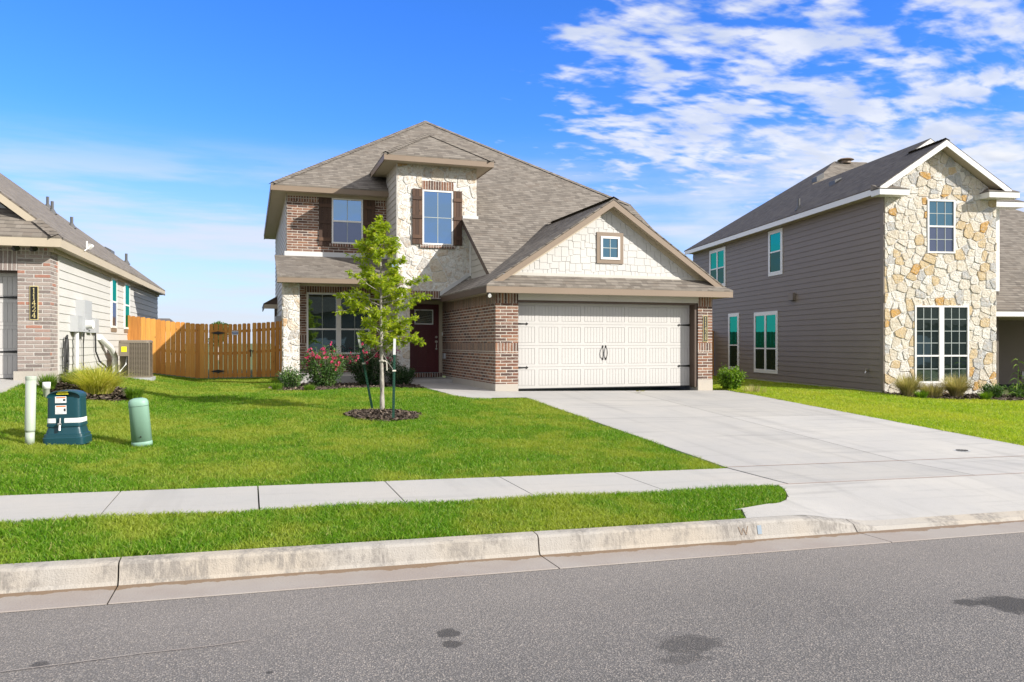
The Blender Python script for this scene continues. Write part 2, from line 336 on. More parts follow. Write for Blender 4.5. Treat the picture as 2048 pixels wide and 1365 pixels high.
def bark(t):
    p = pos(t); a = noise(t, t.n('ShaderNodeMapping', {'Vector': p, 'Scale': (6, 6, 1.5)}), 6.0, 5.0, 0.7)
    return bsdf(t, t.ramp(a, [(0.3, (0.14, 0.12, 0.10)), (0.5, (0.32, 0.29, 0.25)), (0.7, (0.48, 0.45, 0.39))]), 0.9, a, 0.01)
material('bark', bark)
def woodm(name, stops, sc_=1.0, plank=0.14):
    def f(t):
        r = t.n('ShaderNodeAttribute', attribute_name='rnd').outputs['Fac']
        p = pos(t)
        off = t.n('ShaderNodeCombineXYZ', {0: t.m('MULTIPLY', r, 31.0), 1: t.m('MULTIPLY', r, 17.0), 2: t.m('MULTIPLY', r, 11.0)})
        q = t.n('ShaderNodeVectorMath', {0: t.n('ShaderNodeMapping', {'Vector': p, 'Scale': (14 * sc_, 14 * sc_, 0.9)}).outputs[0], 1: off.outputs[0]}, operation='ADD')
        g = noise(t, q.outputs[0], 2.2, 6.0, 0.65)
        kn = t.n('ShaderNodeTexVoronoi', {'Vector': t.n('ShaderNodeVectorMath', {0: t.n('ShaderNodeMapping', {'Vector': p, 'Scale': (6, 6, 2.6)}).outputs[0], 1: off.outputs[0]}, operation='ADD').outputs[0], 'Scale': 1.0})
        c = t.ramp(t.m('ADD', t.m('MULTIPLY', r, 0.45), t.m('MULTIPLY', g, 0.6)), stops)
        c = t.mix(t.m('MULTIPLY', t.m('SUBTRACT', 1.0, t.sm(kn.outputs['Distance'], 0.04, 0.13)), 0.75), c, tuple(x * 0.35 for x in stops[0][1]) + (1,))
        return bsdf(t, c, 0.75, g, 0.003)
    return material(name, f)
woodm('cedar', [(0.15, (0.33, 0.120, 0.022)), (0.45, (0.52, 0.215, 0.038)), (0.7, (0.64, 0.30, 0.060)), (1.0, (0.74, 0.40, 0.10))])
woodm('shutter_wood', [(0.15, (0.035, 0.019, 0.012)), (0.5, (0.075, 0.038, 0.022)), (0.8, (0.12, 0.064, 0.036)), (1.0, (0.15, 0.085, 0.05))], 1.6)

def glass(name, dark, tint, fac, rough=0.02):
    def f(t):
        d = t.n('ShaderNodeBsdfDiffuse', {'Color': (*dark, 1)})
        wv = noise(t, pos(t), 1.3, 2.0)
        g = t.n('ShaderNodeBsdfGlossy', {'Color': (*tint, 1), 'Roughness': rough, 'Normal': t.n('ShaderNodeBump', {'Height': wv, 'Strength': 0.35, 'Distance': 0.01}).outputs[0]})
        fr = t.n('ShaderNodeFresnel', {'IOR': 1.5})
        k = t.m('ADD', fac, t.m('MULTIPLY', fr.outputs[0], 0.8), clamp=True)
        return t.n('ShaderNodeMixShader', {0: k, 1: d, 2: g})
    return material(name, f)
glass('glass_blue', (0.015, 0.03, 0.06), (0.30, 0.50, 0.80), 0.55)
glass('glass_screen', (0.06, 0.07, 0.10), (0.30, 0.36, 0.55), 0.28, 0.15)
glass('glass_dark', (0.016, 0.024, 0.022), (0.55, 0.70, 0.66), 0.26)
glass('glass_slate', (0.03, 0.07, 0.10), (0.22, 0.42, 0.58), 0.42)
glass('glass_teal', (0.005, 0.13, 0.10), (0.03, 0.40, 0.30), 0.50)
glass('glass_teal_dark', (0.01, 0.020, 0.018), (0.14, 0.30, 0.24), 0.22)

# ------------------------------------------------------------------ mesh helpers
ORG = {}
def clip(poly, a, b, c):
    """keep the part of a 2-D polygon where a*x+b*y <= c"""
    out = []
    for i in range(len(poly)):
        p, q = poly[i], poly[(i + 1) % len(poly)]
        dp, dq = a * p[0] + b * p[1] - c, a * q[0] + b * q[1] - c
        if dp <= 0: out.append(p)
        if (dp < 0 < dq) or (dq < 0 < dp):
            s = dp / (dp - dq); out.append((p[0] + (q[0] - p[0]) * s, p[1] + (q[1] - p[1]) * s))
    return out
def clip_convex(poly, conv):
    """clip to a CCW convex polygon"""
    for i in range(len(conv)):
        if len(poly) < 3: return []
        (x0, y0), (x1, y1) = conv[i], conv[(i + 1) % len(conv)]
        a, b = (y1 - y0), -(x1 - x0)
        poly = clip(poly, a, b, a * x0 + b * y0)
    return poly if len(poly) >= 3 else []
def area(p): return 0.5 * abs(sum(p[i][0] * p[(i + 1) % len(p)][1] - p[(i + 1) % len(p)][0] * p[i][1] for i in range(len(p)))) if len(p) > 2 else 0
def rect(a0, a1, b0, b1): return [(a0, b0), (a1, b0), (a1, b1), (a0, b1)]

class Fr:
    """a facade plane: point(a, b, n); a runs right seen from outside, b up, n outward"""
    def __init__(s, kind, v):
        s.k, s.v = kind, v
    def p(s, a, b, n=0.0):
        if s.k == 'front': return (a, s.v - n, b)
        if s.k == 'left': return (s.v - n, -a, b)      # faces -X, a = -Y
        if s.k == 'right': return (s.v + n, a, b)      # faces +X, a = Y
        if s.k == 'back': return (-a, s.v + n, b)
class MB:
    def __init__(s): s.v = []; s.f = []; s.m = []; s.r = []; s.mats = []; s.cur = 0; s.rnd = 0.5; s.smooth = False; s.sm = []
    def use(s, mat):
        if mat not in s.mats: s.mats.append(mat)
        s.cur = s.mats.index(mat); return s
    def face(s, pts):
        i = len(s.v); s.v += [tuple(p) for p in pts]; s.f.append(tuple(range(i, i + len(pts)))); s.m.append(s.cur); s.r.append(s.rnd); s.sm.append(s.smooth)
        return s
    def idx(s, verts, faces):
        i = len(s.v); s.v += [tuple(p) for p in verts]
        for f in faces: s.f.append(tuple(i + k for k in f)); s.m.append(s.cur); s.r.append(s.rnd); s.sm.append(s.smooth)
        return s
    def box(s, x0, x1, y0, y1, z0, z1):
        v = [(x, y, z) for z in (z0, z1) for y in (y0, y1) for x in (x0, x1)]
        return s.idx(v, [(0, 2, 3, 1), (4, 5, 7, 6), (0, 1, 5, 4), (2, 6, 7, 3), (0, 4, 6, 2), (1, 3, 7, 5)])
    def fbox(s, fr, a0, a1, b0, b1, n0, n1):
        pts = [fr.p(a, b, n) for n in (n0, n1) for b in (b0, b1) for a in (a0, a1)]
        return s.idx(pts, [(0, 2, 3, 1), (4, 5, 7, 6), (0, 1, 5, 4), (2, 6, 7, 3), (0, 4, 6, 2), (1, 3, 7, 5)])
    def fpoly(s, fr, poly, n): return s.face([fr.p(a, b, n) for a, b in poly])
    def fprism(s, fr, poly, n0, n1, inset=0.0):
        if len(poly) < 3: return s
        cx = sum(p[0] for p in poly) / len(poly); cy = sum(p[1] for p in poly) / len(poly)
        top = poly
        if inset:
            top = []
            for (x, y) in poly:
                d = math.hypot(x - cx, y - cy) or 1; k = max(0.3, 1 - inset / d); top.append((cx + (x - cx) * k, cy + (y - cy) * k))
        k = len(poly); v = [fr.p(a, b, n0) for a, b in poly] + [fr.p(a, b, n1) for a, b in top]
        return s.idx(v, [tuple(range(k, 2 * k))] + [(i, (i + 1) % k, k + (i + 1) % k, k + i) for i in range(k)])
    def slab(s, pts, th):
        """polygon in 3-D given by its top surface, thickened downwards along z"""
        k = len(pts); lo = [(x, y, z - th) for x, y, z in pts]
        return s.idx(list(pts) + lo, [tuple(range(k)), tuple(range(2 * k - 1, k - 1, -1))] + [(i, k + i, k + (i + 1) % k, (i + 1) % k) for i in range(k)])
    def tube(s, path, rad, n=8, caps=True):
        path = [Vector(p) for p in path]; rads = rad if isinstance(rad, (list, tuple)) else [rad] * len(path)
        rings = []; up = Vector((0.13, 0.31, 1)).normalized()
        for i, p in enumerate(path):
            d = (path[min(i + 1, len(path) - 1)] - path[max(i - 1, 0)])
            d = d.normalized() if d.length > 1e-9 else Vector((0, 0, 1))
            a = d.cross(up if abs(d.dot(up)) < 0.95 else Vector((1, 0, 0))).normalized(); b = d.cross(a)
            rings.append([p + (a * math.cos(t) + b * math.sin(t)) * rads[i] for t in [2 * math.pi * j / n for j in range(n)]])
        v = [q for r in rings for q in r]; fs = []
        for i in range(len(path) - 1):
            for j in range(n): fs.append((i * n + j, i * n + (j + 1) % n, (i + 1) * n + (j + 1) % n, (i + 1) * n + j))
        if caps: fs.append(tuple(range(n))[::-1]); fs.append(tuple(range(len(v) - n, len(v))))
        return s.idx(v, fs)
    def loft(s, secs, n=24, cap=True, power=4.0, M=None):
        """secs: (cx, cy, z, hx, hy); rounded rectangles (superellipse)"""
        v = []; fs = []
        for (cx, cy, z, hx, hy) in secs:
            for j in range(n):
                t = 2 * math.pi * (j + 0.5) / n; c_, s_ = math.cos(t), math.sin(t)
                p = Vector((cx + hx * math.copysign(abs(c_) ** (2 / power), c_), cy + hy * math.copysign(abs(s_) ** (2 / power), s_), z))
                v.append(M @ p if M else p)
        for i in range(len(secs) - 1):
            for j in range(n): fs.append((i * n + j, i * n + (j + 1) % n, (i + 1) * n + (j + 1) % n, (i + 1) * n + j))
        if cap: fs.append(tuple(range(n))[::-1]); fs.append(tuple(range(len(v) - n, len(v))))
        return s.idx(v, fs)
    def build(s, name, mat=None, parent=None, label=None, xform=None):
        if mat and not s.mats: s.mats = [mat]
        me = bpy.data.meshes.new(name)
        o3 = (0, 0, 0)
        if parent is not None:
            r = parent
            while r.parent is not None: r = r.parent
            o3 = ORG.get(r.name, (0, 0, 0))
        co = np.array([tuple(p) for p in s.v], dtype=np.float64).reshape(-1, 3)
        me.from_pydata((co - np.array(o3)).tolist(), [], s.f)
        for m in s.mats: me.materials.append(MATS[m])
        me.polygons.foreach_set('material_index', s.m)
        me.polygons.foreach_set('use_smooth', s.sm)
        at = me.attributes.new('rnd', 'FLOAT', 'FACE'); at.data.foreach_set('value', s.r)
        uv = me.uv_layers.new(name='UVMap')
        me.update()
        nl = len(me.loops); vi = np.empty(nl, dtype=np.int64); me.loops.foreach_get('vertex_index', vi)
        npn = len(me.polygons); nor = np.empty(npn * 3); me.polygons.foreach_get('normal', nor); nor = nor.reshape(-1, 3)
        lt = np.empty(npn, dtype=np.int64); me.polygons.foreach_get('loop_total', lt)
        N = np.repeat(nor, lt, axis=0)
        U = np.stack([-N[:, 1], N[:, 0], np.zeros(len(N))], 1); L = np.linalg.norm(U, axis=1)
        flat = L < 0.05; U[flat] = (1, 0, 0); L[flat] = 1; U /= L[:, None]
        Vv = np.cross(N, U); P = co[vi]
        uvd = np.stack([(P * U).sum(1), (P * Vv).sum(1)], 1).astype(np.float32).ravel()
        uv.data.foreach_set('uv', uvd)
        o = bpy.data.objects.new(name, me); COL.objects.link(o)
        if parent is not None: o.parent = parent
        if label: o['label'] = label
        return o
def thing(name, label, cat, base, rotz=0.0, group=None):
    o = bpy.data.objects.new(name, None); COL.objects.link(o)
    ORG[o.name] = base
    c_, s_ = math.cos(rotz), math.sin(rotz)
    o.location = (base[0] * c_ - base[1] * s_, base[0] * s_ + base[1] * c_, base[2]); o.rotation_euler = (0, 0, rotz)
    o.empty_display_size = 0.2
    o['label'] = label; o['category'] = cat
    if group: o['group'] = group
    return o
def tag(o, label, cat, kind=None, group=None):
    o['label'] = label; o['category'] = cat
    if kind: o['kind'] = kind
    if group: o['group'] = group
    return o
def struct(o, label=None):
    o['kind'] = 'structure'
    if label: o['label'] = label
    return o

# ------------------------------------------------------------------ terrain
TT = np.array([(-60, 1.9), (-30, 1.5), (-6, 1.0), (-4, .93), (-1.5, .58), (1, .60), (5.5, .55), (12, .45), (17, .29), (30, .1), (80, -0.3)])
def zgn(X, Y):
    X = np.asarray(X, float); Y = np.asarray(Y, float)
    Tx = np.interp(X, TT[:, 0], TT[:, 1]); s = -.018 * X
    near = np.where(Y < 6.2, .15 + s, np.where(Y < 7.46, .15 + .05 * (Y - 6.2) / 1.26 + s, .2 + s))
    t = np.clip((Y - 8.68) / 8.82, 0, 1)
    return np.where(Y < 8.68, near, (.2 + s) * (1 - t) + Tx * t)
def zg(X, Y): return float(zgn(X, Y))
def inpoly(px, py, poly):
    px = np.asarray(px); py = np.asarray(py); r = np.zeros(px.shape, bool); n = len(poly)
    for i in range(n):
        x0, y0 = poly[i]; x1, y1 = poly[(i + 1) % n]
        if y0 == y1: continue
        cnd = ((y0 > py) != (y1 > py)) & (px < (x1 - x0) * (py - y0) / (y1 - y0) + x0); r ^= cnd
    return r
# ------------------------------------------------------------------ facade builders
def siding(fr, poly, mat, exp=0.178, b_start=0.0, th=0.018, mb=None):
    """lap boards: every board leans out at its lower edge"""
    mb = mb or MB(); mb.use(mat)
    b0 = min(p[1] for p in poly); b1 = max(p[1] for p in poly); a0 = min(p[0] for p in poly); a1 = max(p[0] for p in poly)
    mb.fpoly(fr, poly, -0.005)
    k = math.floor((b0 - b_start) / exp)
    while b_start + k * exp < b1:
        lo = b_start + k * exp; k += 1
        q = clip_convex(rect(a0 - 1, a1 + 1, lo, lo + exp), poly)
        if not q: continue
        mb.rnd = rng.random()
        mb.face([fr.p(a, b, th - (th - 0.002) * (b - lo) / exp) for a, b in q])
        lowest = [p for p in q if abs(p[1] - lo) < 1e-4]
        if len(lowest) >= 2:
            la, ra = min(p[0] for p in lowest), max(p[0] for p in lowest)
            mb.face([fr.p(la, lo, 0), fr.p(ra, lo, 0), fr.p(ra, lo, th), fr.p(la, lo, th)])
    return mb
def shakes(fr, poly, mat, exp=0.18):
    mb = MB().use(mat); mb.fpoly(fr, poly, -0.005)
    b0 = min(p[1] for p in poly); b1 = max(p[1] for p in poly); a0 = min(p[0] for p in poly); a1 = max(p[0] for p in poly)
    b = b0 - 0.05
    while b < b1:
        a = a0 - rng.random() * 0.2
        while a < a1:
            wd = rng.choice([0.11, 0.13, 0.17, 0.2, 0.24, 0.27]); dz = rng.choice([-0.035, -0.012, 0.0, 0.018, 0.03])
            q = clip_convex(rect(a + 0.004, a + wd - 0.004, b + dz, b + exp + 0.05), poly)
            if q:
                lo = b + dz; t0 = 0.012 + rng.random() * 0.003
                f = lambda bb: t0 - (t0 - 0.001) * (bb - lo) / (exp + 0.09)
                k = len(q); v = [fr.p(x, y, -0.004) for x, y in q] + [fr.p(x, y, f(y)) for x, y in q]
                mb.rnd = rng.random()
                mb.idx(v, [tuple(range(k, 2 * k))] + [(i, (i + 1) % k, k + (i + 1) % k, k + i) for i in range(k)])
            a += wd
        b += exp
    return mb
def stones(fr, polys, mat, size=0.30, holes=(), relief=(0.010, 0.026), gap=0.009, seed=1, corner=None, mb=None, lean=.78):
    """irregular split stones: Voronoi cells clipped to the wall, each with its own thickness"""
    R = random.Random(seed); mb = mb or MB()
    allp = [p for q in polys for p in q]
    a0, a1 = min(p[0] for p in allp), max(p[0] for p in allp); b0, b1 = min(p[1] for p in allp), max(p[1] for p in allp)
    mb.use('stone_mortar')
    for q in polys: mb.fpoly(fr, q, 0.0)
    seeds = []; tries = 0
    want = int((a1 - a0 + size) * (b1 - b0 + size) / (size * size) * 1.15)
    while len(seeds) < want and tries < want * 60:
        tries += 1
        p = (R.uniform(a0 - size * .3, a1 + size * .3), R.uniform(b0 - size * .3, b1 + size * .3)); rr = size * R.choice([0.5, 0.72, 0.9, 1.0]) * 0.8
        if all(abs(p[0] - q[0]) * 0.85 + abs(p[1] - q[1]) * 0.9 > min(rr, q[2]) + 0.25 * max(rr, q[2]) for q in seeds): seeds.append((p[0], p[1], rr))
    mb.use(mat)
    for i, (x, y, r_) in enumerate(seeds):
        cell = rect(x - 2 * size, x + 2 * size, y - 1.6 * size, y + 1.6 * size)
        for j, (u, v_, r2) in enumerate(seeds):
            if i == j or abs(u - x) > 4 * size or abs(v_ - y) > 4 * size: continue
            dx, dy = u - x, v_ - y; L = math.hypot(dx, dy)
            # bisectors leaned towards horizontal / vertical, as laid stone is
            nx, ny = dx / L, dy / L
            if abs(nx) > abs(ny): ny *= lean
            else: nx *= lean
            mx, my = (x + u) / 2, (y + v_) / 2
            cell = clip(cell, nx, ny, nx * mx + ny * my - gap * (0.6 + 0.8 * R.random()))
            if len(cell) < 3: break
        if len(cell) < 3: continue
        for (h0, h1, h2, h3) in holes:
            q = clip_convex(cell, rect(h0, h1, h2, h3))
            if area(q) < 1e-5: continue
            opts = [clip(cell, 1, 0, h0), clip(cell, -1, 0, -h1), clip(cell, 0, 1, h2), clip(cell, 0, -1, -h3)]
            cell = max(opts, key=area)
            if area(cell) < 4e-4: cell = []; break
        if len(cell) < 3: continue
        for w_ in polys:
            q = clip_convex(cell, w_)
            if area(q) > 6e-4:
                # round the corners a little
                pts = []
                for k in range(len(q)):
                    p0, p1, p2 = q[k - 1], q[k], q[(k + 1) % len(q)]
                    for (o, tt) in ((p0, 0.14), (p2, 0.14)):
                        pts.append((p1[0] + (o[0] - p1[0]) * tt, p1[1] + (o[1] - p1[1]) * tt) if min(abs(p1[0] - a0), abs(p1[0] - a1)) < .02 else (p1[0] + (o[0] - p1[0]) * tt + R.uniform(-.007, .007), p1[1] + (o[1] - p1[1]) * tt + R.uniform(-.007, .007)))
                mb.rnd = R.random(); mb.fprism(fr, pts, 0.0, R.uniform(*relief), 0.010)
    return mb
def rect_minus(a0, a1, b0, b1, h):
    """CCW rectangles of a wall with one rectangular opening"""
    h0, h1, h2, h3 = h
    return [q for q in (rect(a0, h0, b0, b1), rect(h1, a1, b0, b1), rect(h0, h1, b0, h2), rect(h0, h1, h3, b1)) if area(q) > 1e-4]

def window(parent, fr, a0, a1, b0, b1, n=0.03, fw=0.045, rail=None, cols=2, rows=(1, 1), twin=None, paint='paint_white', g='glass_blue', g2=None, trim=None, trimmat=None, trim_w=0.09, sill=None, label=None, depth=0.05, mw=0.018):
    mb = MB().use(paint)
    mb.fbox(fr, a0, a0 + fw, b0, b1, -0.02, n); mb.fbox(fr, a1 - fw, a1, b0, b1, -0.02, n)
    mb.fbox(fr, a0 + fw, a1 - fw, b0, b0 + fw, -0.02, n); mb.fbox(fr, a0 + fw, a1 - fw, b1 - fw, b1, -0.02, n)
    lights = [(a0 + fw, a1 - fw)]
    if twin: mb.fbox(fr, twin[0], twin[1], b0 + fw, b1 - fw, -0.02, n); lights = [(a0 + fw, twin[0]), (twin[1], a1 - fw)]
    parts = [(b0 + fw, b1 - fw, rows[0], g)]
    if rail is not None:
        for (l, r) in lights: mb.fbox(fr, l, r, rail - 0.024, rail + 0.024, -0.02, n - 0.004)
        parts = [(rail + 0.024, b1 - fw, rows[0], g), (b0 + fw, rail - 0.024, rows[1] if len(rows) > 1 else rows[0], g2 or g)]
    mb.use('muntin')
    for (l, r) in lights:
        for (lo, hi, rw, _) in parts:
            cw = (r - l) / cols
            for i in range(1, cols): mb.fbox(fr, l + cw * i - mw / 2, l + cw * i + mw / 2, lo, hi, n - depth + 0.004, n - depth + 0.012)
            rh = (hi - lo) / rw
            for i in range(1, rw): mb.fbox(fr, l, r, lo + rh * i - mw / 2, lo + rh * i + mw / 2, n - depth + 0.0045, n - depth + 0.0125)
    wd = mb.build('window', None, parent, label)
    for (l, r) in lights:
        for (lo, hi, rw, gm) in parts:
            p = MB().use(gm).fpoly(fr, rect(l, r, lo, hi), n - depth); p.build('pane', None, wd)
    if trim:
        t = MB().use(trimmat or paint); tw = trim_w
        t.fbox(fr, a0 - tw, a0, b0 - tw, b1 + tw, 0, trim); t.fbox(fr, a1, a1 + tw, b0 - tw, b1 + tw, 0, trim)
        t.fbox(fr, a0, a1, b1, b1 + tw, 0, trim); t.fbox(fr, a0, a1, b0 - tw, b0, 0, trim)
        t.build('window_trim', None, wd)
    if sill: sill(wd)
    return wd
def shutter(parent, fr, a0, a1, b0, b1, n=0.04):
    mb = MB().use('shutter_wood'); k = 3; cw = (a1 - a0) / k
    for i in range(k):
        mb.rnd = rng.random(); mb.fbox(fr, a0 + i * cw + 0.003, a0 + (i + 1) * cw - 0.003, b0, b1, 0.0, n)
    H = b1 - b0
    for f_ in (0.10, 0.46, 0.80):
        mb.rnd = rng.random(); mb.fbox(fr, a0, a1, b0 + H * f_, b0 + H * f_ + 0.10, n, n + 0.022)
    return mb.build('shutter', None, parent)
SEG = {'1': [((.5, 0), (.5, 1)), ((.5, 1), (.28, .82))], '2': [((.12, .8), (.28, .97)), ((.28, .97), (.7, .97)), ((.7, .97), (.86, .78)), ((.86, .78), (.8, .55)), ((.8, .55), (.12, .04)), ((.12, .04), (.9, .04)), ((.9, .04), (.9, .16))],
       '4': [((.66, 0), (.66, 1)), ((.66, 1), (.08, .32)), ((.08, .32), (.95, .32))], '8': [((.5, 1), (.2, .86)), ((.2, .86), (.22, .62)), ((.22, .62), (.5, .52)), ((.5, .52), (.8, .34)), ((.8, .34), (.78, .12)), ((.78, .12), (.5, .0)), ((.5, 0), (.2, .12)), ((.2, .12), (.2, .36)), ((.2, .36), (.5, .52)), ((.5, .52), (.78, .64)), ((.78, .64), (.78, .86)), ((.78, .86), (.5, 1))]}
SERIF = {'1': [(.3, .72, 0)], '4': [(.46, .86, 0)], '2': [], '8': []}
def digit(mb, fr, ch, a, b, w_, h_, n, th=0.010):
    def stroke(p, q, t):
        (x0, y0), (x1, y1) = p, q; x0 = a + x0 * w_; x1 = a + x1 * w_; y0 = b + y0 * h_; y1 = b + y1 * h_
        L = math.hypot(x1 - x0, y1 - y0) or 1; dx, dy = (x1 - x0) / L * t * .5, (y1 - y0) / L * t * .5
        nx, ny = -(y1 - y0) / L * t / 2, (x1 - x0) / L * t / 2
        mb.fprism(fr, [(x0 - dx + nx, y0 - dy + ny), (x0 - dx - nx, y0 - dy - ny), (x1 + dx - nx, y1 + dy - ny), (x1 + dx + nx, y1 + dy + ny)], n, n + 0.004 + 0.0004 * rng.random())
    for p, q in SEG[ch]: stroke(p, q, th if ch in '14' and p[0] == q[0] else th * 0.8)
    for (s0, s1, y) in SERIF[ch]: stroke((s0, y), (s1, y), th * 0.6)
def plaque(parent, fr, text, a0, a1, b0, b1):
    mb = MB().use('gold').fbox(fr, a0, a1, b0, b1, 0.0, 0.020)
    mb.use('metal_black').fbox(fr, a0 + 0.009, a1 - 0.009, b0 + 0.012, b1 - 0.012, 0.0, 0.0225)
    p = mb.build('number_plaque', None, parent, 'black plaque with the gold numbers %s' % text)
    h = (b1 - b0 - 0.06) / len(text)
    for i, ch in enumerate(text):
        d = MB().use('gold'); digit(d, fr, ch, a0 + (a1 - a0) * 0.27, b1 - 0.03 - (i + 1) * h + h * 0.10, (a1 - a0) * 0.46, h * 0.80, 0.0225); d.build('digit', None, p)
def garage_door(parent, fr, a0, a1, b0, b1, cols=8, only=None):
    """four sections of V-grooved carriage panels"""
    mb = MB().use('paint_garage_groove').fpoly(fr, rect(a0, a1, b0, b1), -0.012)
    mb.use('paint_garage')
    H = (b1 - b0) / 4; W = (a1 - a0) / cols
    for r in range(4):
        lo, hi = b0 + r * H, b0 + (r + 1) * H
        pl, ph = lo + H * 0.13, hi - H * 0.13
        mb.fbox(fr, a0, a1, lo + 0.003, pl, -0.01, 0.0); mb.fbox(fr, a0, a1, ph, hi - 0.003, -0.01, 0.0)
        for c_ in range(cols):
            x0, x1 = a0 + c_ * W, a0 + (c_ + 1) * W; st_ = W * 0.085
            mb.fbox(fr, x0, x0 + st_, pl, ph, -0.01, 0.0); mb.fbox(fr, x1 - st_, x1, pl, ph, -0.01, 0.0)
            k = 6; cw = (x1 - x0 - 2 * st_ - 0.012) / k
            for i in range(k):
                l = x0 + st_ + 0.006 + i * cw; mb.fbox(fr, l + 0.003, l + cw - 0.003, pl + 0.006, ph - 0.006, -0.0105, -0.0025)
    return mb.build('garage_door', None, parent)
def strap(parent, fr, a_edge, sgn, b, L=0.34):
    mb = MB().use('metal_black'); e = a_edge
    q = [(e, b - 0.028), (e + sgn * (L - 0.07), b - 0.012), (e + sgn * (L - 0.07), b + 0.012), (e, b + 0.028)]
    t = [(e + sgn * (L - 0.085), b), (e + sgn * (L - 0.05), b - 0.036), (e + sgn * L, b), (e + sgn * (L - 0.05), b + 0.036)]
    if sgn < 0: q = q[::-1]; t = t[::-1]
    mb.fprism(fr, q, 0.0, 0.012); mb.fprism(fr, t, 0.0, 0.013)
    mb.build('hinge', None, parent)
def tri3(pts): return pts

# ================================================================== MAIN HOUSE
G = 0.6667
def zfront(Y): return 6.3 + G * (Y - 23.6)
H = thing('brick_house', 'two-storey brick and stone house with a big shingled roof and beige garage door', 'house', (1.05, 17.9, 0.55))
# --- roof
r = MB().use('shingles_brown')
ap = (6.34, 29.36, 10.14)
r.slab([(0.58, 23.6, 6.3), (12.1, 23.6, 6.3), ap], 0.035)
r.slab([(5.87, 19.36, zfront(19.36)), (8.58, 22.07, zfront(22.07)), (8.58, 23.6, 6.3), (5.87, 23.6, 6.3)], 0.035)
r.slab([(8.58, 22.07, zfront(22.07)), (12.1, 18.55, zfront(18.55)), (12.1, 23.6, 6.3), (8.58, 23.6, 6.3)], 0.035)
r.slab([(0.58, 35.1, 6.3), (0.58, 23.6, 6.3), ap], 0.035)
r.slab([(12.1, 23.6, 6.3), (12.1, 35.1, 6.3), ap], 0.035)
r.slab([(12.1, 35.1, 6.3), (0.58, 35.1, 6.3), ap], 0.035)
roof = r.build('roof', None, H)
def ridgecap(pts, parent, mat='shingles_brown', rad=0.05):
    mb = MB().use(mat)
    for (p, q) in zip(pts, pts[1:]):
        p, q = Vector(p), Vector(q); L = (q - p).length; n = max(2, int(L / 0.15)); d = (q - p) / n
        for i in range(n):
            a = p + d * i; b = a + d * 1.25; sd = d.cross(Vector((0, 0, 1))).normalized() * 0.15; z = Vector((0, 0, 1))
            mb.rnd = rng.random()
            lift, dr = 0.030, 0.052
            mb.face([a - sd - z * (dr - .012), b - sd - z * (dr - .002), b + z * 0.018, a + z * lift]); mb.face([a + z * lift, b + z * 0.018, b + sd - z * (dr - .002), a + sd - z * (dr - .012)])
    mb.build('ridge_cap', None, parent)
ridgecap([(0.62, 23.64, 6.33), ap, (12.06, 23.64, 6.33)], roof)
# tower roof
TW = 0.6667
tx0, tx1, ty = 3.54, 6.73, 21.75
tap = ((tx0 + tx1) / 2, ty + (tx1 - tx0) / 2, 6.98 + TW * (tx1 - tx0) / 2)
yb = 23.6 + (tap[2] - 6.3) / G
yl = 23.6 + (6.98 - 6.3) / G
r = MB().use('shingles_brown')
r.slab([(tx0, ty, 6.98), (tx1, ty, 6.98), tap], 0.035)
r.slab([(tx0, yl, 6.98), (tx0, ty, 6.98), tap, (tap[0], yb, tap[2])], 0.035)
r.slab([(tx1, ty, 6.98), (tx1, yl, 6.98), (tap[0], yb, tap[2]), tap], 0.035)
tr = r.build('tower_roof', None, H)
ridgecap([(tx0 + .04, ty + .04, 7.01), tap, (tx1 - .04, ty + .04, 7.01)], tr)
# garage roof
gx0, gx1, gy, gz = 5.24, 11.92, 17.52, 3.07
gm = (gx0 + gx1) / 2; gr = gz + G * (gx1 - gx0) / 2
gyr = 23.6 + (gr - 6.3) / G; gye = 23.6 + (gz - 6.3) / G
r = MB().use('shingles_brown')
hr = 0.14
r.slab([(gx0, 22.25, gz), (gx0, gy, gz), (gx0 + hr, gy + hr, gz + G * hr), (gm, gy + hr, gr), (gm, gyr, gr), (gx0 + .63, gyr - (gm - gx0 - .63), gz + G * .63), (gx0 + .63, 22.25, gz + G * .63)], 0.035)
r.slab([(gx1, gy, gz), (gx1, gye, gz), (gm, gyr, gr), (gm, gy + hr, gr), (gx1 - hr, gy + hr, gz + G * hr)], 0.035)
r.slab([(gx0 + .63, 22.25, gz + G * .63), (gx0 + .63, 22.2, gz + G * .63), (gx0 + .9, 22.2, gz + G * .9), (gx0 + .9, 22.25, gz + G * .9)], 0.03)
r.slab([(gx0, gy, gz), (gx1, gy, gz), (gx1 - .44, gy + .44, gz + G * .44), (gx0 + .44, gy + .44, gz + G * .44)], 0.035)
gro = r.build('garage_roof', None, H)
ridgecap([(gm, gy + hr + .02, gr + .02), (gm, gyr - .1, gr + .02)], gro)
# porch roof
r = MB().use('shingles_brown')
pz, py0 = 3.487, 21.70; pm = (4.293 - pz) / (24.04 - py0)
r.slab([(0.70, py0, pz), (4.07, py0, pz), (4.07, 22.2, pz + pm * .5), (3.99, 22.2, pz + pm * .5), (3.99, 24.04, 4.293), (0.70, 24.04, 4.293)], 0.035)
r.build('porch_roof', None, H)
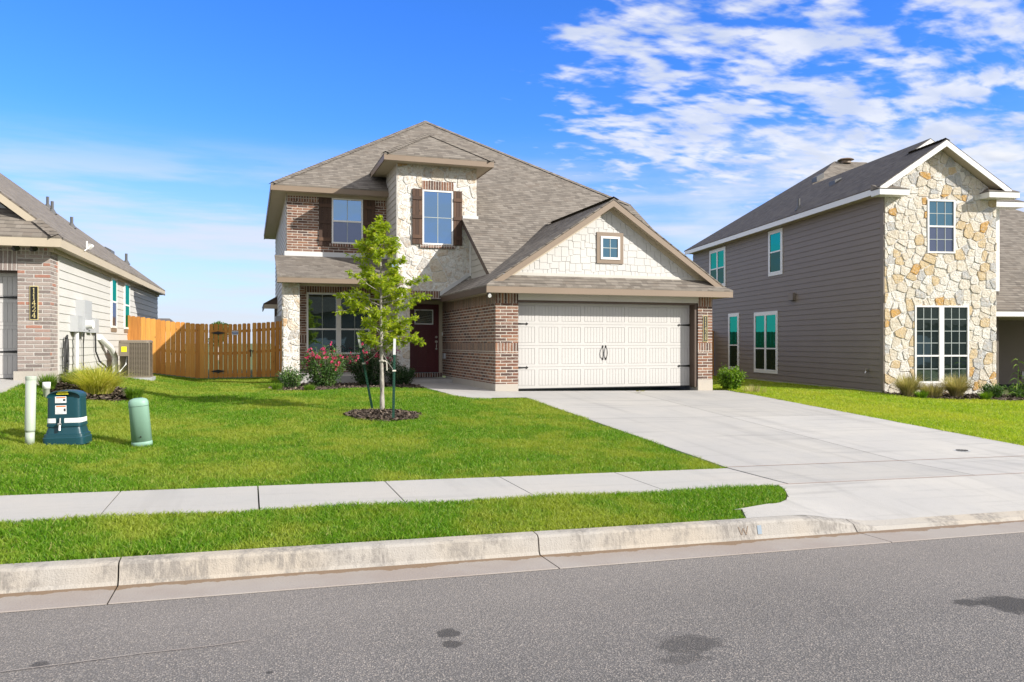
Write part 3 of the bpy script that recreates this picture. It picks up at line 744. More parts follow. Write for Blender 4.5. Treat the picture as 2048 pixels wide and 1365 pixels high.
# --- fascia, soffits
f = MB().use('paint_brown')
fh = 0.15
f.box(0.58, 12.08, 23.605, 23.63, 6.265 - fh, 6.27)
f.box(0.585, 0.61, 23.63, 35.08, 6.265 - fh, 6.27); f.box(12.06, 12.085, 23.63, 35.08, 6.265 - fh, 6.27)
f.build('fascia', None, H)
f = MB().use('paint_brown')
f.box(tx0, tx1, ty + .004, ty + .03, 6.945 - fh, 6.95); f.box(tx0 + .004, tx0 + .03, ty + .03, 24.3, 6.945 - fh, 6.95); f.box(tx1 - .03, tx1 - .004, ty + .03, 24.4, 6.945 - fh, 6.95)
f.build('fascia', None, H)
f = MB().use('paint_brown')
f.box(gx0, gx1, gy + .004, gy + .03, gz - .035 - fh, gz - .03); f.box(gx1 - .03, gx1 - .004, gy + .03, 18.9, gz - .035 - fh, gz - .03)
f.use('paint_dark_brown').box(gx0 + .004, gx0 + .03, gy + .03, 22.19, gz - .035 - fh, gz - .03)
f.build('fascia', None, H)
f = MB().use('paint_brown').box(0.70, 4.07, py0 + .004, py0 + .03, pz - .035 - .13, pz - .03)
f.box(.704, .73, py0 + .03, 22.0, pz - .17, pz - .02)
f.build('fascia', None, H)
so = MB().use('paint_tan')
so.box(0.61, 12.05, 23.63, 24.04, 6.13, 6.145); so.box(0.61, 1.045, 24.04, 35.0, 6.13, 6.145); so.box(11.54, 12.05, 24.04, 35.0, 6.13, 6.145)
so.box(tx0 + .03, tx1 - .03, ty + .03, 22.2, 6.81, 6.825); so.box(tx0 + .03, 3.99, 22.2, 24.2, 6.81, 6.825); so.box(6.33, tx1 - .03, 22.2, 24.2, 6.81, 6.825)
so.box(gx0 + .03, gx1 - .03, gy + .03, 17.9, gz - .17, gz - .155); so.box(gx0 + .03, 5.576, 17.9, 22.2, gz - .17, gz - .155); so.box(11.54, gx1 - .03, 17.9, 18.9, gz - .17, gz - .155)
so.box(0.73, 4.07, py0 + .03, 22.2, pz - .15, pz - .135)
so.build('soffit', None, H)
# rake boards on the garage gable, and the short rake of the long roof slope
def rake(x0, z0, x1, z1, y0, y1, hgt, mat, name='rake_board'):
    mb = MB().use(mat); v = [(x, y, z) for y in (y0, y1) for (x, z) in ((x0, z0 - hgt), (x1, z1 - hgt), (x1, z1), (x0, z0))]
    mb.idx(v, [(0, 1, 2, 3), (7, 6, 5, 4), (0, 4, 5, 1), (2, 6, 7, 3), (1, 5, 6, 2), (0, 3, 7, 4)]); return mb
m_ = rake(gx0 + .15, gz + G * .15 - .045, gm, gr - .045, gy + .15, gy + .18, .155, 'paint_brown'); m_.build('rake_board', None, H)
m_ = rake(gm, gr - .045, gx1 - .15, gz + G * .15 - .045, gy + .15, gy + .18, .155, 'paint_brown'); m_.build('rake_board', None, H)
sf = MB().use('paint_tan')
for sg in (-1, 1):
    e0 = gm + sg * (gm - gx0 - .3); 
    sf.face([(e0, gy + .18, gr - G * abs(gm - e0) - .14), (gm, gy + .18, gr - .14), (gm, 17.96, gr - .14), (e0, 17.96, gr - G * abs(gm - e0) - .14)])
    sf.idx([(x, y, gr - G * abs(gm - x) - d) for x in (e0, gm) for y in (17.925, 17.955) for d in (.14, .27)], [(0, 1, 5, 4), (2, 6, 7, 3), (1, 3, 7, 5)])
sf.build('soffit', None, H)
mb = MB().use('paint_dark_brown')
v = [(x, y, zfront(y) - d) for x in (5.875, 5.90) for y in (19.40, 22.2) for d in (.035, .19)]
mb.idx(v, [(0, 1, 3, 2), (4, 6, 7, 5), (0, 4, 5, 1), (2, 3, 7, 6), (1, 5, 7, 3), (0, 2, 6, 4)])
mb.use('paint_tan').face([(5.90, 19.4, zfront(19.4) - .18), (6.15, 19.4, zfront(19.4) - .18), (6.15, 22.2, zfront(22.2) - .18), (5.90, 22.2, zfront(22.2) - .18)])
mb.build('rake_board', None, H)
# --- walls
FG = Fr('front', 17.9)
def brickwall(name, fr, pieces, label=None):
    mb = MB()
    for mat, (a0, a1, b0, b1) in pieces: mb.use(mat).fpoly(fr, rect(a0, a1, b0, b1), 0.0)
    return mb.build(name, None, H, label)
def pier_rows(a0, a1, z0=.721, z1=2.90, s='soldier_main', b='brick_main'):
    return [(b, (a0, a1, z0, 1.474)), (s, (a0, a1, 1.474, 1.705)), (b, (a0, a1, 1.705, 2.66)), (s, (a0, a1, 2.66, z1))]
brickwall('brick_wall', FG, pier_rows(5.576, 6.149))
brickwall('brick_wall', FG, pier_rows(11.11, 11.54))
FGL = Fr('left', 5.576)
brickwall('brick_wall', FGL, pier_rows(-23.4, -17.9, z1=3.02))
brickwall('brick_wall', Fr('right', 11.54), pier_rows(17.9, 24.0))
rt = MB().use('soldier_main'); rt.face([(6.149, 17.9, .6), (6.149, 18.3, .6), (6.149, 18.3, 2.72), (6.149, 17.9, 2.72)]); rt.build('brick_wall', None, H)
fo = MB().use('concrete_foundation')
for q in ((5.57, 6.149, 17.892, 18.3, 0.35, .721), (11.11, 11.546, 17.892, 18.3, 0.35, .745), (5.568, 5.62, 18.301, 22.9, .35, .722), (11.4, 11.55, 18.3, 34.4, .2, .722), (1.03, 1.2, 24.9, 34.4, .4, .70)): MB().use('concrete_foundation').box(*q).build('foundation', None, H)
# header over the garage door and brown jambs
mb = MB().use('paint_cream').fbox(FG, 6.149, 11.11, 2.745, 2.91, -.05, -.004); mb.fbox(FG, 6.149, 11.11, 2.80, 2.91, -.004, .012); mb.fbox(FG, 8.55, 8.59, 2.765, 2.905, .012, .02)
mb.build('door_header', None, H)
mb = MB().use('paint_dark_brown').fbox(FG, 6.149, 11.11, 2.70, 2.745, -.3, -.02); mb.box(11.03, 11.11, 17.93, 18.25, .56, 2.70); mb.box(6.10, 6.149, 17.95, 18.25, .56, 2.70)
mb.build('door_jamb', None, H)
FD = Fr('front', 18.19)
gd = garage_door(H, FD, 6.12, 11.03, .585, 2.70)
gd['label'] = 'beige panelled garage door with black strap hinges'
for b in (2.175, 1.10): strap(gd, FD, 6.15, 1, b, .36); strap(gd, FD, 11.03, -1, b, .36)
for sx in (8.515, 8.60):
    hm = MB().use('metal_black')
    hm.tube([FD.p(sx, 1.31, .01), FD.p(sx - .012 * (1 if sx < 8.55 else -1), 1.38, .05), FD.p(sx - .015 * (1 if sx < 8.55 else -1), 1.46, .06), FD.p(sx - .012 * (1 if sx < 8.55 else -1), 1.54, .05), FD.p(sx, 1.61, .01)], .011, 6)
    for bz in (1.30, 1.615): hm.fprism(FD, [(sx - .022, bz), (sx, bz - .035), (sx + .022, bz), (sx, bz + .035)], 0, .014)
    hm.build('handle', None, gd)
MB().use('rubber_black').fbox(FD, 6.12, 11.03, .565, .585, -.02, .004).build('door_seal', None, gd)
plaque(H, FG, '11428', 11.262, 11.392, 1.735, 2.42)
# gable wall
FW = Fr('front', 17.96)
gw = [(gx0 + .35, gz + G * .35 - .06), (gx1 - .35, gz + G * .35 - .06), (gm, gr - .1)]
gwb = gz + .31
poly = clip(gw, 0, -1, -gwb)
shakes(FW, poly, 'paint_gable').build('gable_wall', None, H)
MB().use('paint_cream').fbox(FW, gx0 + .62, gx1 - .62, gwb - .10, gwb + .035, 0, .03).build('trim_board', None, H)
window(H, FW, 8.335, 8.865, 3.80, 4.38, n=.055, fw=.055, cols=2, rows=(2,), g='glass_slate', trim=.038, trimmat='paint_brown', trim_w=.10, depth=.03, label='small square gable window with brown surround')
# siding cheek below the long roof slope
FC = Fr('left', 6.15)
pc_ = [(-22.19, 3.6), (-19.3, 3.25), (-19.3, zfront(19.3) - .17), (-22.19, zfront(22.19) - .17)]
siding(FC, pc_, 'paint_cream').build('siding_wall', None, H)
MB().use('paint_white').box(6.10, 6.16, 22.12, 22.165, 3.66, 5.15).build('trim_board', None, H)
# upper floor wall
FU = Fr('front', 24.04)
mb = MB().use('brick_main').fpoly(FU, rect(1.045, 3.99, 4.30, 5.90), 0); mb.use('soldier_main').fpoly(FU, rect(1.045, 3.99, 5.90, 6.13), 0)
mb.build('brick_wall', None, H)
MB().use('paint_tan').fbox(FU, 1.04, 3.99, 6.055, 6.135, .004, .03).build('frieze_board', None, H)
MB().use('paint_greywhite').fbox(FU, .98, 3.99, 4.27, 4.41, .004, .045).build('flashing', None, H)
window(H, FU, 2.34, 3.263, 4.69, 6.05, n=.05, depth=.03, rail=5.365, cols=2, g='glass_blue', g2='glass_screen', label='upper left window between dark brown shutters')
MB().use('soldier_main').fbox(FU, 2.28, 3.33, 4.60, 4.685, 0, .05).build('window_sill', None, H)
shutter(H, FU, 1.963, 2.325, 4.61, 6.05); shutter(H, FU, 3.275, 3.635, 4.61, 6.05)
FS = Fr('left', 1.045)
siding(FS, rect(-34.4, -24.04, 4.2, 6.14), 'paint_cream').build('siding_wall', None, H)
siding(FS, rect(-34.4, -24.93, .70, 4.25), 'paint_cream').build('siding_wall', None, H)
MB().use('paint_cream').box(1.04, 1.3, 34.3, 34.4, .5, 6.1).build('siding_wall', None, H); MB().use('paint_cream').fbox(Fr('right', 11.54), 24.0, 34.4, .7, 6.14, -.05, 0).build('siding_wall', None, H)
# window wall of the porch
FP = Fr('front', 24.93)
win = (1.67, 3.62, 1.355, 3.265)
mb = MB()
for q in rect_minus(1.045, 4.0, .80, 3.52, win): mb.use('brick_main').fpoly(FP, q, 0)
mb.use('soldier_main').fbox(FP, 1.60, 3.66, 3.265, 3.46, 0, .006); mb.fbox(FP, 1.05, 1.66, 1.72, 1.95, 0, .004)
mb.build('brick_wall', None, H)
window(H, FP, *win, n=.02, fw=.055, rail=2.135, cols=2, twin=(2.565, 2.715), g='glass_dark', depth=.055, label='wide front window with four sashes under the porch')
MB().use('soldier_main').fbox(FP, 1.60, 3.70, 1.27, 1.352, 0, .06).build('window_sill', None, H)
MB().use('paint_tan').box(1.3, 4.0, 22.2, 22.35, 3.28, 3.58).build('porch_beam', None, H)
MB().use('paint_tan').box(1.0, 4.0, 22.3, 24.93, 3.46, 3.48).build('porch_ceiling', None, H)
MB().use('concrete_walk').box(.86, 4.30, 22.05, 24.9, .45, .80).build('porch_floor', None, H); MB().use('concrete_walk').box(4.301, 5.57, 22.05, 23.4, .45, .66).build('porch_floor', None, H)
# stone column
cb = (.837, 1.328, 22.1, 22.6)
c_m = stones(Fr('front', cb[2] + .03), [rect(cb[0] + .03, cb[1] - .03, .62, pz - .15)], 'stone_cream', .28, seed=5)
c_m = stones(Fr('left', cb[0] + .03), [rect(-cb[3], -cb[2] - .03, .62, pz - .15)], 'stone_cream', .25, seed=6, mb=c_m)
c_m.use('stone_mortar').box(cb[0] + .032, cb[1] - .03, cb[2] + .032, cb[3], .55, pz - .15)
c_m.build('stone_column', None, H)
# --- tower
FT = Fr('front', 22.2)
hole = (4.70, 5.62, 4.52, 6.115)
T = stones(FT, [rect(3.99, 6.33, 3.20, 6.82)], 'stone_cream', .34, holes=[hole, (4.70, 5.62, 6.115, 6.37), (4.65, 5.66, 4.43, 4.54)], seed=21)
T = stones(FT, [rect(3.99, 4.35, .60, 3.20)], 'stone_cream', .26, seed=22, mb=T)
T.use('stone_mortar').box(3.99, 4.35, 22.21, 23.4, .55, 3.2)
T.build('stone_wall', None, H, 'pale limestone tower front')
MB().use('soldier_main').fbox(FT, 4.70, 5.62, 6.12, 6.365, 0, .03).build('window_lintel', None, H)
MB().use('soldier_main').fbox(FT, 4.64, 5.67, 4.44, 4.53, 0, .07).build('window_sill', None, H)
window(H, FT, 4.708, 5.613, 4.535, 6.106, n=.045, rail=None, cols=2, rows=(2,), g='glass_blue', depth=.03, label='tower window of four blue panes between brown shutters')
shutter(H, FT, 4.416, 4.70, 4.54, 6.12, .06); shutter(H, FT, 5.622, 5.878, 4.54, 6.12, .06)
mb = MB().use('soldier_main').fbox(FT, 4.33, 5.62, 2.985, 3.20, -.15, .02); mb.use('paint_dark_brown').fbox(FT, 4.33, 5.62, 2.965, 2.985, -.15, .03)
mb.build('door_lintel', None, H)
FTL = Fr('left', 3.99)
siding(FTL, rect(-24.04, -22.2, 4.15, 6.82), 'paint_cream').build('siding_wall', None, H)
siding(FTL, rect(-24.9, -22.3, .8, 3.45), 'paint_cream').build('siding_wall', None, H)
MB().use('paint_cream').box(3.965, 4.02, 22.185, 22.25, 4.0, 6.82).build('trim_board', None, H)
MB().use('paint_cream').box(6.28, 6.335, 22.26, 24.1, 5.3, 6.82).build('siding_wall', None, H)
fl = MB().use('paint_greywhite'); fl.fbox(FT, 5.90, 6.37, zfront(22.2) - .03, zfront(22.2) + .055, .01, .05)
v = [(x, y, gz + G * (x - gx0) + d) for x in (gx0 - .02, 6.15) for y in (22.14, 22.19) for d in (.005, .12)]
fl.build('flashing', None, H); fl = MB().use('paint_greywhite'); fl.idx(v, [(0, 4, 5, 1), (2, 3, 7, 6), (1, 5, 7, 3), (0, 1, 3, 2), (4, 6, 7, 5)]); fl.build('flashing', None, H)
# --- entry
FE = Fr('front', 23.4)
mb = MB().use('paint_tan'); mb.fbox(FE, 4.36, 4.55, .80, 2.99, -.05, .06); mb.fbox(FE, 5.47, 5.576, .80, 2.99, -.05, .06); mb.fbox(FE, 4.36, 5.576, 2.99, 3.08, -.05, .0); mb.fbox(FE, 4.55, 5.47, 2.88, 2.99, -.05, .06)
mb.build('door_frame', None, H)
mb = MB().use('soldier_main').fbox(FE, 4.40, 5.57, .67, .80, -.02, .10); mb.build('door_sill', None, H)
MB().use('paint_tan').box(4.36, 5.57, 22.3, 23.4, 3.0, 3.02).build('porch_ceiling', None, H)
mb = MB().use('paint_red'); mb.fbox(FE, 4.55, 5.47, .815, 2.88, -.04, 0)
mb.fbox(FE, 4.55, 4.66, .82, 2.875, 0, .012); mb.fbox(FE, 5.36, 5.47, .82, 2.875, 0, .012); mb.fbox(FE, 4.66, 5.36, 2.08, 2.20, 0, .012); mb.fbox(FE, 4.66, 5.36, .82, 1.0, 0, .012); mb.fbox(FE, 4.66, 5.36, 2.76, 2.875, 0, .012)
for i in range(5): mb.fbox(FE, 4.675 + i * .137, 4.675 + i * .137 + .128, 1.01, 2.07, 0, .006)
dr = mb.build('front_door', None, H, 'dark red front door with a small glazed light')
window(dr, FE, 4.72, 5.30, 2.265, 2.72, n=.022, fw=.035, cols=1, rows=(1,), g='glass_dark', depth=.012).name = 'door_window'
hd = MB().use('metal_silver')
for zc, rr in ((1.745, .04), (1.53, .028)):
    hd.tube([FE.p(5.39, zc, .01), FE.p(5.39, zc, .05)], rr, 12)
MB().use('metal_silver').tube([FE.p(5.39, 1.885, .01), FE.p(5.39, 1.885, .05)], .035, 12).build('door_lock', None, dr)
hd.tube([FE.p(5.39, 1.72, .02), FE.p(5.39, 1.68, .06), FE.p(5.39, 1.58, .06), FE.p(5.39, 1.53, .02)], .012, 6)
hd.build('door_handle', None, dr)
fl = MB().use('metal_black'); fl.tube([(5.33, 17.60, 2.90), (5.33, 17.60, 2.84)], .05, 10); fl.use('paint_white').tube([(5.33, 17.60, 2.84), (5.31, 17.50, 2.80)], [.03, .042], 12); fl.build('security_light', None, H)
MB().use('paint_grey').fbox(FGL, -23.1, -22.9, 1.24, 1.40, .0, .06).build('outlet_box', None, H)
MB().use('paint_white').fbox(FGL, -23.33, -23.27, 1.93, 2.03, .0, .03).build('doorbell', None, H)
# meter cabinet and conduit on the left side wall
mb = MB().use('paint_grey'); mb.fbox(FS, -28.6, -27.9, 1.62, 2.62, .02, .20); mb.build('meter_box', None, H)
mb = MB().use('paint_grey').tube([(.93, 28.2, .6), (.93, 28.2, 1.65)], .045, 8); mb.build('conduit', None, H)
mb = MB().use('paint_greywhite').tube([(.84, 28.4, 2.0), (.70, 28.4, 2.0)], .10, 12); mb.build('electric_meter', None, H)
# low roof over the back porch
mb = MB().use('shingles_brown').slab([(.52, 31.9, 3.24), (1.04, 31.9, 3.54), (1.04, 35.5, 3.54), (.52, 35.5, 3.24)], .04)
mb.use('paint_tan').box(.54, 1.04, 31.93, 31.97, 3.04, 3.21); mb.use('paint_dark_brown').idx([(.54, 31.95, 3.21), (1.04, 31.95, 3.21), (1.04, 31.95, 3.50)], [(0, 1, 2)]); mb.box(.53, .56, 31.98, 35.5, 3.06, 3.20)
mb.build('back_porch_roof', None, H)
mb = MB().use('paint_dark_brown').box(.93, 1.02, 32.0, 32.1, .5, 3.05); mb.build('porch_post', None, H)

# ================================================================== LEFT HOUSE (own frame, turned 1.2 degrees)
LR = math.radians(-1.2)
L = thing('siding_house', 'single-storey house at the left edge with grey brick corner and cream siding', 'house', (-4.07, 17.4, .95), LR)
H_main = H; H = L
m3 = .78; ex, ey, ez = -3.80, 17.0, 3.75
r = MB().use('shingles_brown')
def zl(x): return ez + m3 * (ex - x)
r.slab([(ex, ey, ez), (ex, 33.2, ez), (-8.8, 28.2, zl(-8.8)), (-8.8, 22.2, zl(-8.8)), (-7.05, 20.45, zl(-7.05)), (-7.05, ey + .45, zl(-7.05)), (ex - .45, ey + .45, zl(ex - .45))], .035)
r.slab([(-13.8, 33.2, ez), (-8.8, 28.2, zl(-8.8)), (ex, 33.2, ez)], .035)
r.slab([(-7.05, ey + .45, zl(-7.05)), (-7.05, 20.45, zl(-7.05)), (-10.3, 20.45, ez), (-10.3, ey + .45, ez)], .035)
r.slab([(-8.8, 22.2, zl(-8.8)), (-8.8, 28.2, zl(-8.8)), (-13.8, 33.2, ez), (-13.8, 17.2, ez)], .035)
r.slab([(-13.8, 17.2, ez), (-7.05, 20.45, zl(-7.05)), (-8.8, 22.2, zl(-8.8))], .035)
lroof = r.build('roof', None, L)
r = MB().use('shingles_brown'); r.slab([(-10.3, ey, ez), (ex, ey, ez), (ex - .80, ey + .80, ez + m3 * .80), (-9.5, ey + .80, ez + m3 * .80)], .035)
r.build('garage_roof', None, L)
ridgecap([(ex - .03, ey + .02, ez + .03), (ex - .45, ey + .45, ez + m3 * .45 + .01)], lroof)
f = MB().use('paint_tan'); f.box(-10.3, ex, ey + .004, ey + .03, ez - .20, ez - .03); f.box(ex - .03, ex - .004, ey + .03, 33.2, ez - .20, ez - .03); f.build('fascia', None, L)
so = MB().use('paint_tan'); so.box(-10.3, ex - .03, ey + .03, 17.4, ez - .185, ez - .17); so.box(-4.07, ex - .03, 17.4, 33.18, ez - .185, ez - .17); so.box(-4.09, -4.0, 17.36, 33.1, ez - .26, ez - .18); so.build('soffit', None, L)
m_ = rake(-7.05, zl(-7.05) - .04, ex - .46, zl(ex - .46) - .04, ey + .43, ey + .46, .16, 'paint_tan'); m_.build('rake_board', None, L)
siding(Fr('front', 17.8), [(-9.4, ez + m3 * .6), (-4.75, ez + m3 * .6), (-7.05, zl(-7.05) - .1)], 'paint_grey').build('gable_wall', None, L)
FL = Fr('front', 17.4); FLS = Fr('right', -4.07)
mb = MB()
for mat, q in (('brick_grey', (-4.632, -4.07, 1.154, 3.43)), ('soldier_grey', (-4.632, -4.07, 3.43, 3.60)), ('soldier_grey', (-10.0, -4.632, 3.11, 3.35)), ('soldier_grey', (-10.0, -4.632, 3.35, 3.60))): mb.use(mat).fpoly(FL, rect(*q), 0)
mb.build('brick_wall', None, L)
mb = MB()
for mat, q in (('brick_grey', (17.4, 17.97, 1.154, 3.43)), ('soldier_grey', (17.4, 17.97, 3.43, 3.60))): mb.use(mat).fpoly(FLS, rect(*q), 0)
mb.build('brick_wall', None, L)
MB().use('concrete_foundation').box(-4.70, -4.06, 17.39, 17.98, .6, 1.154).build('foundation', None, L); MB().use('concrete_foundation').box(-4.2, -4.09, 17.98, 33.1, .3, 1.10).build('foundation', None, L)
mb = siding(FLS, rect(17.97, 33.1, 1.06, 3.58), 'paint_cream_left'); mb.fbox(FLS, 17.97, 18.02, 1.06, 3.58, 0, .02); mb.build('siding_wall', None, L)
MB().use('paint_cream_left').box(-13.5, -4.1, 33.0, 33.1, .9, 3.58).build('siding_wall', None, L)
ld = garage_door(L, Fr('front', 17.70), -9.6, -4.66, 1.01, 3.08)
for b in (2.60, 1.53): strap(ld, Fr('front', 17.70), -4.66, -1, b, .45)
mb = MB().use('paint_garage_groove').box(-4.66, -4.632, 17.5, 17.75, 1.0, 3.11); mb.use('paint_dark_brown').box(-9.7, -4.632, 17.5, 17.75, 3.08, 3.11); mb.build('door_jamb', None, L)
plaque(L, FL, '11424', -4.42, -4.275, 2.155, 2.815)
def lw(a0, a1, b0, b1, g='glass_teal', g2='glass_screen', lab=None):
    window(L, FLS, a0, a1, b0, b1, n=.045, fw=.06, rail=b0 + (b1 - b0) * .52, cols=1, g=g, g2=g2, label=lab, depth=.018)
    MB().use('paint_brown').fbox(FLS, a0, a1, b0 - .11, b0, 0, .03).build('window_sill', None, L)
lw(23.57, 24.35, 2.12, 3.50, lab='tall narrow side window with teal glass'); lw(25.6, 26.5, 2.12, 3.50, g2='glass_teal')
MB().use('paint_brown').fbox(FLS, 23.5, 24.42, 3.50, 3.58, 0, .03).build('window_trim', None, L)
# utility boxes on the siding
u = MB().use('paint_grey'); u.fbox(FLS, 19.45, 20.2, 1.98, 2.66, 0, .20); u.build('breaker_box', None, L)
u = MB().use('paint_grey'); u.fbox(FLS, 18.95, 19.45, 1.95, 2.30, 0, .17); u.fbox(FLS, 19.45, 19.85, 1.95, 2.0, 0, .24); ub = u.build('meter_box', None, L)
u = MB().use('paint_white'); p0 = FLS.p(19.62, 2.12, .20); p1 = FLS.p(19.60, 2.12, .34); u.tube([p0, p1], .095, 14); u.build('electric_meter', None, L)
u = MB().use('paint_grey'); u.fbox(FLS, 20.55, 20.95, 1.95, 2.22, 0, .10); u.build('junction_box', None, L)
u = MB().use('paint_grey'); u.fbox(FLS, 21.1, 21.5, 1.95, 2.30, 0, .10); u.build('junction_box', None, L)
u = MB().use('paint_greywhite'); u.tube([FLS.p(19.15, 1.96, .10), FLS.p(19.15, .9, .10)], .045, 10); u.build('conduit', None, L)
u = MB().use('rubber_black'); u.tube([FLS.p(19.9, 1.97, .10), FLS.p(20.0, 1.7, .06), FLS.p(20.0, 1.2, .06), FLS.p(19.9, .95, .08)], .014, 6); u.build('cable', None, L)
u = MB().use('rubber_black'); u.tube([FLS.p(21.3, 1.95, .06), FLS.p(21.35, 1.5, .06), FLS.p(21.7, 1.25, .08), FLS.p(22.4, 1.1, .1)], .022, 6); u.build('cable', None, L)
u = MB().use('paint_white'); u.tube([FLS.p(21.9, 1.85, .04), FLS.p(22.6, 1.60, .16), FLS.p(23.05, 1.35, .20), FLS.p(23.1, .8, .20)], .075, 12); u.build('drain_pipe', None, L)
# floodlights, antenna, roof vents
for xx in (-4.62, -4.32): u = MB().use('metal_black'); u.tube([(xx, 17.22, 3.57), (xx, 17.16, 3.50)], [.03, .055], 10); u.tube([(xx, 17.2, 3.56), (xx + .06, 17.12, 3.51)], .05, 10); u.build('flood_light', None, L)
u = MB().use('paint_white'); u.tube([(ex + .01, 19.0, ez - .05), (ex + .06, 19.1, ez + .02), (ex - .02, 19.7, ez + .13)], .012, 6); u.tube([(ex - .02, 19.65, ez + .12), (ex + .02, 19.80, ez + .15)], [.07, .03], 10); u.tube([(ex - .04, 19.5, ez + .06), (ex - .04, 19.5, ez + .22)], .02, 6); u.build('antenna', None, L)
def vent(x_, y_, h_, parent, zr, par_name='vent_pipe'):
    v_ = MB().use('roof_metal'); v_.tube([(x_, y_, zr), (x_, y_, zr + h_)], .045, 8); v_.tube([(x_, y_, zr - .06), (x_, y_, zr + .10)], [.14, .05], 10); v_.build(par_name, None, parent)
for (x_, y_, h_) in ((-6.4, 27.6, .34), (-7.0, 29.6, .34), (-5.86, 27.6, .30), (-4.96, 31.8, .34)): vent(x_, y_, h_, L, zl(x_))
v_ = MB().use('roof_metal'); v_.slab([(-5.3, 30.8, zl(-5.3) + .10), (-5.3, 31.5, zl(-5.3) + .10), (-5.5, 31.5, zl(-5.5) + .05), (-5.5, 30.8, zl(-5.5) + .05)], .10); v_.build('roof_vent', None, L)

# ================================================================== RIGHT HOUSE (own frame, turned 11 degrees)
RR = math.radians(-11.0)
RH = thing('stone_house', 'two-storey house at the right with golden stone front and dark taupe siding', 'house', (13.34, 20.64, .25), RR)
H = RH
mr = .675; rx, rz = 13.0, 6.09
def zr(x): return rz + mr * (x - rx)
r = MB().use('shingles_dark_shade')  # same brown roof, with the unlit side's shade in its colour
AP = (17.95, 31.3, zr(17.95))
r.slab([(rx, 20.3, rz), (15.01, 20.3, zr(15.01)), (15.01, 22.0, zr(15.01)), (rx, 22.0, rz)], .035)
r.slab([(rx, 22.0, rz), (15.73, 22.0, zr(15.73)), (15.73, 29.08, zr(15.73)), AP, (rx, 36.0, rz)], .035)
r.slab([(15.01, 20.3, zr(15.01)), (17.02, 20.3, rz), (17.02, 22.3, rz), (15.01, 22.3, zr(15.01))], .035)
r.slab([(15.73, 22.0, zr(15.73)), (18.46, 22.0, rz), (18.46, 26.35, rz), (15.73, 29.08, zr(15.73))], .035)
r.slab([(rx, 36.0, rz), AP, (19.4, 31.3, AP[2]), (24.3, 36, rz)], .035)
r.use('shingles_brown')
def zf(y): return 2.68 + mr * (y - 21.3)
r.slab([(16.84, 21.3, zf(21.3)), (29.4, 21.3, zf(21.3)), (28.65, 22.05, zf(22.05)), (16.84, 22.05, zf(22.05))], .035)
r.slab([(18.05, 22.05, zf(22.05)), (28.65, 22.05, zf(22.05)), (19.4, 31.3, AP[2]), (18.05, 31.3, AP[2])], .035)
r.slab([(29.4, 21.3, zf(21.3)), (24.3, 36, rz), (19.4, 31.3, AP[2])], .035)
r.slab([(15.73, 29.08, zr(15.73)), (18.06, 26.75, zf(26.75)), (18.06, 31.3, AP[2]), AP], .035)
rroof = r.build('roof', None, RH)
ridgecap([(15.01, 20.35, zr(15.01) + .02), (15.01, 22.0, zr(15.01) + .02)], rroof, 'shingles_dark_shade')
wf = MB().use('paint_white')
wf.box(rx + .004, rx + .03, 20.3, 35.9, rz - .20, rz - .03)
for (x0, z0, x1, z1, y) in ((rx, rz, 15.01, zr(15.01), 20.30), (15.01, zr(15.01), 17.02, rz, 20.30), (14.6, zr(14.6), 15.73, zr(15.73), 22.0), (15.73, zr(15.73), 18.46, rz, 22.0)):
    v = [(x, yy, z) for yy in (y - .005, y + .025) for (x, z) in ((x0, z0 - .20), (x1, z1 - .20), (x1, z1 - .03), (x0, z0 - .03))]
    wf.idx(v, [(0, 1, 2, 3), (7, 6, 5, 4), (0, 4, 5, 1), (2, 6, 7, 3), (1, 5, 6, 2), (0, 3, 7, 4)])
wf.box(16.84, 29.3, 21.305, 21.33, 2.50, 2.65)
wf.build('fascia', None, RH)
so = MB().use('paint_tan'); so.box(rx + .03, 13.34, 20.33, 35.6, rz - .20, rz - .185)
so.box(16.84, 27, 21.33, 22.05, 2.50, 2.515)
for sg, (xa, xb) in ((1, (rx + .3, 15.01)), (-1, (17.02 - .3, 15.01))):
    so.face([(xa, 20.325, zr(15.01) - mr * abs(15.01 - xa) - .19), (xb, 20.325, zr(15.01) - .19), (xb, 20.64, zr(15.01) - .19), (xa, 20.64, zr(15.01) - mr * abs(15.01 - xa) - .19)])
so.build('soffit', None, RH)
# cornice returns
for (x0, x1, y0, y1, nm) in ((12.95, 13.84, 20.24, 20.66, 1), (16.28, 17.22, 20.24, 20.66, 2), (17.5, 18.56, 21.62, 22.07, 3)):
    c_ = MB().use('paint_white').box(x0, x1, y0, y1, 5.83, 5.99)
    c_.use('shingles_brown'); a, b = (x0, x1)
    v = [(a - .02, y0 - .02, 5.995), (b + .02, y0 - .02, 5.995), (b + .02, y1, 5.995), (a - .02, y1, 5.995), (a + (.25 if nm != 1 else 0), y1, 6.17), (b - (.25 if nm == 1 else .0), y1, 6.17)]
    c_.idx(v, [(0, 1, 5, 4), (0, 4, 3), (1, 2, 5), (0, 3, 2, 1), (2, 3, 4, 5)])
    c_.build('cornice_return', None, RH)
FR_ = Fr('front', 20.64); FRS = Fr('left', 13.34)
lowh = (14.25, 15.93, .565, 2.775); uph = (14.64, 15.5, 4.265, 5.795)
gy_ = 6.0
S = stones(FR_, [rect(13.34, 16.81, .05, 5.95), [(13.34, 5.95), (16.81, 5.95), (16.69, 6.1), (15.01, zr(15.01) - .19), (13.5, 6.16)]], 'stone_gold', .29, relief=(.012, .036), holes=[lowh, uph, (14.17, 16.0, .45, .565)], seed=33, gap=.006, lean=.6)
S.use('stone_mortar').box(16.76, 16.81, 20.65, 22.05, .05, 5.9)
S.build('stone_wall', None, RH, 'wall of honey and cream coloured rubble stone')
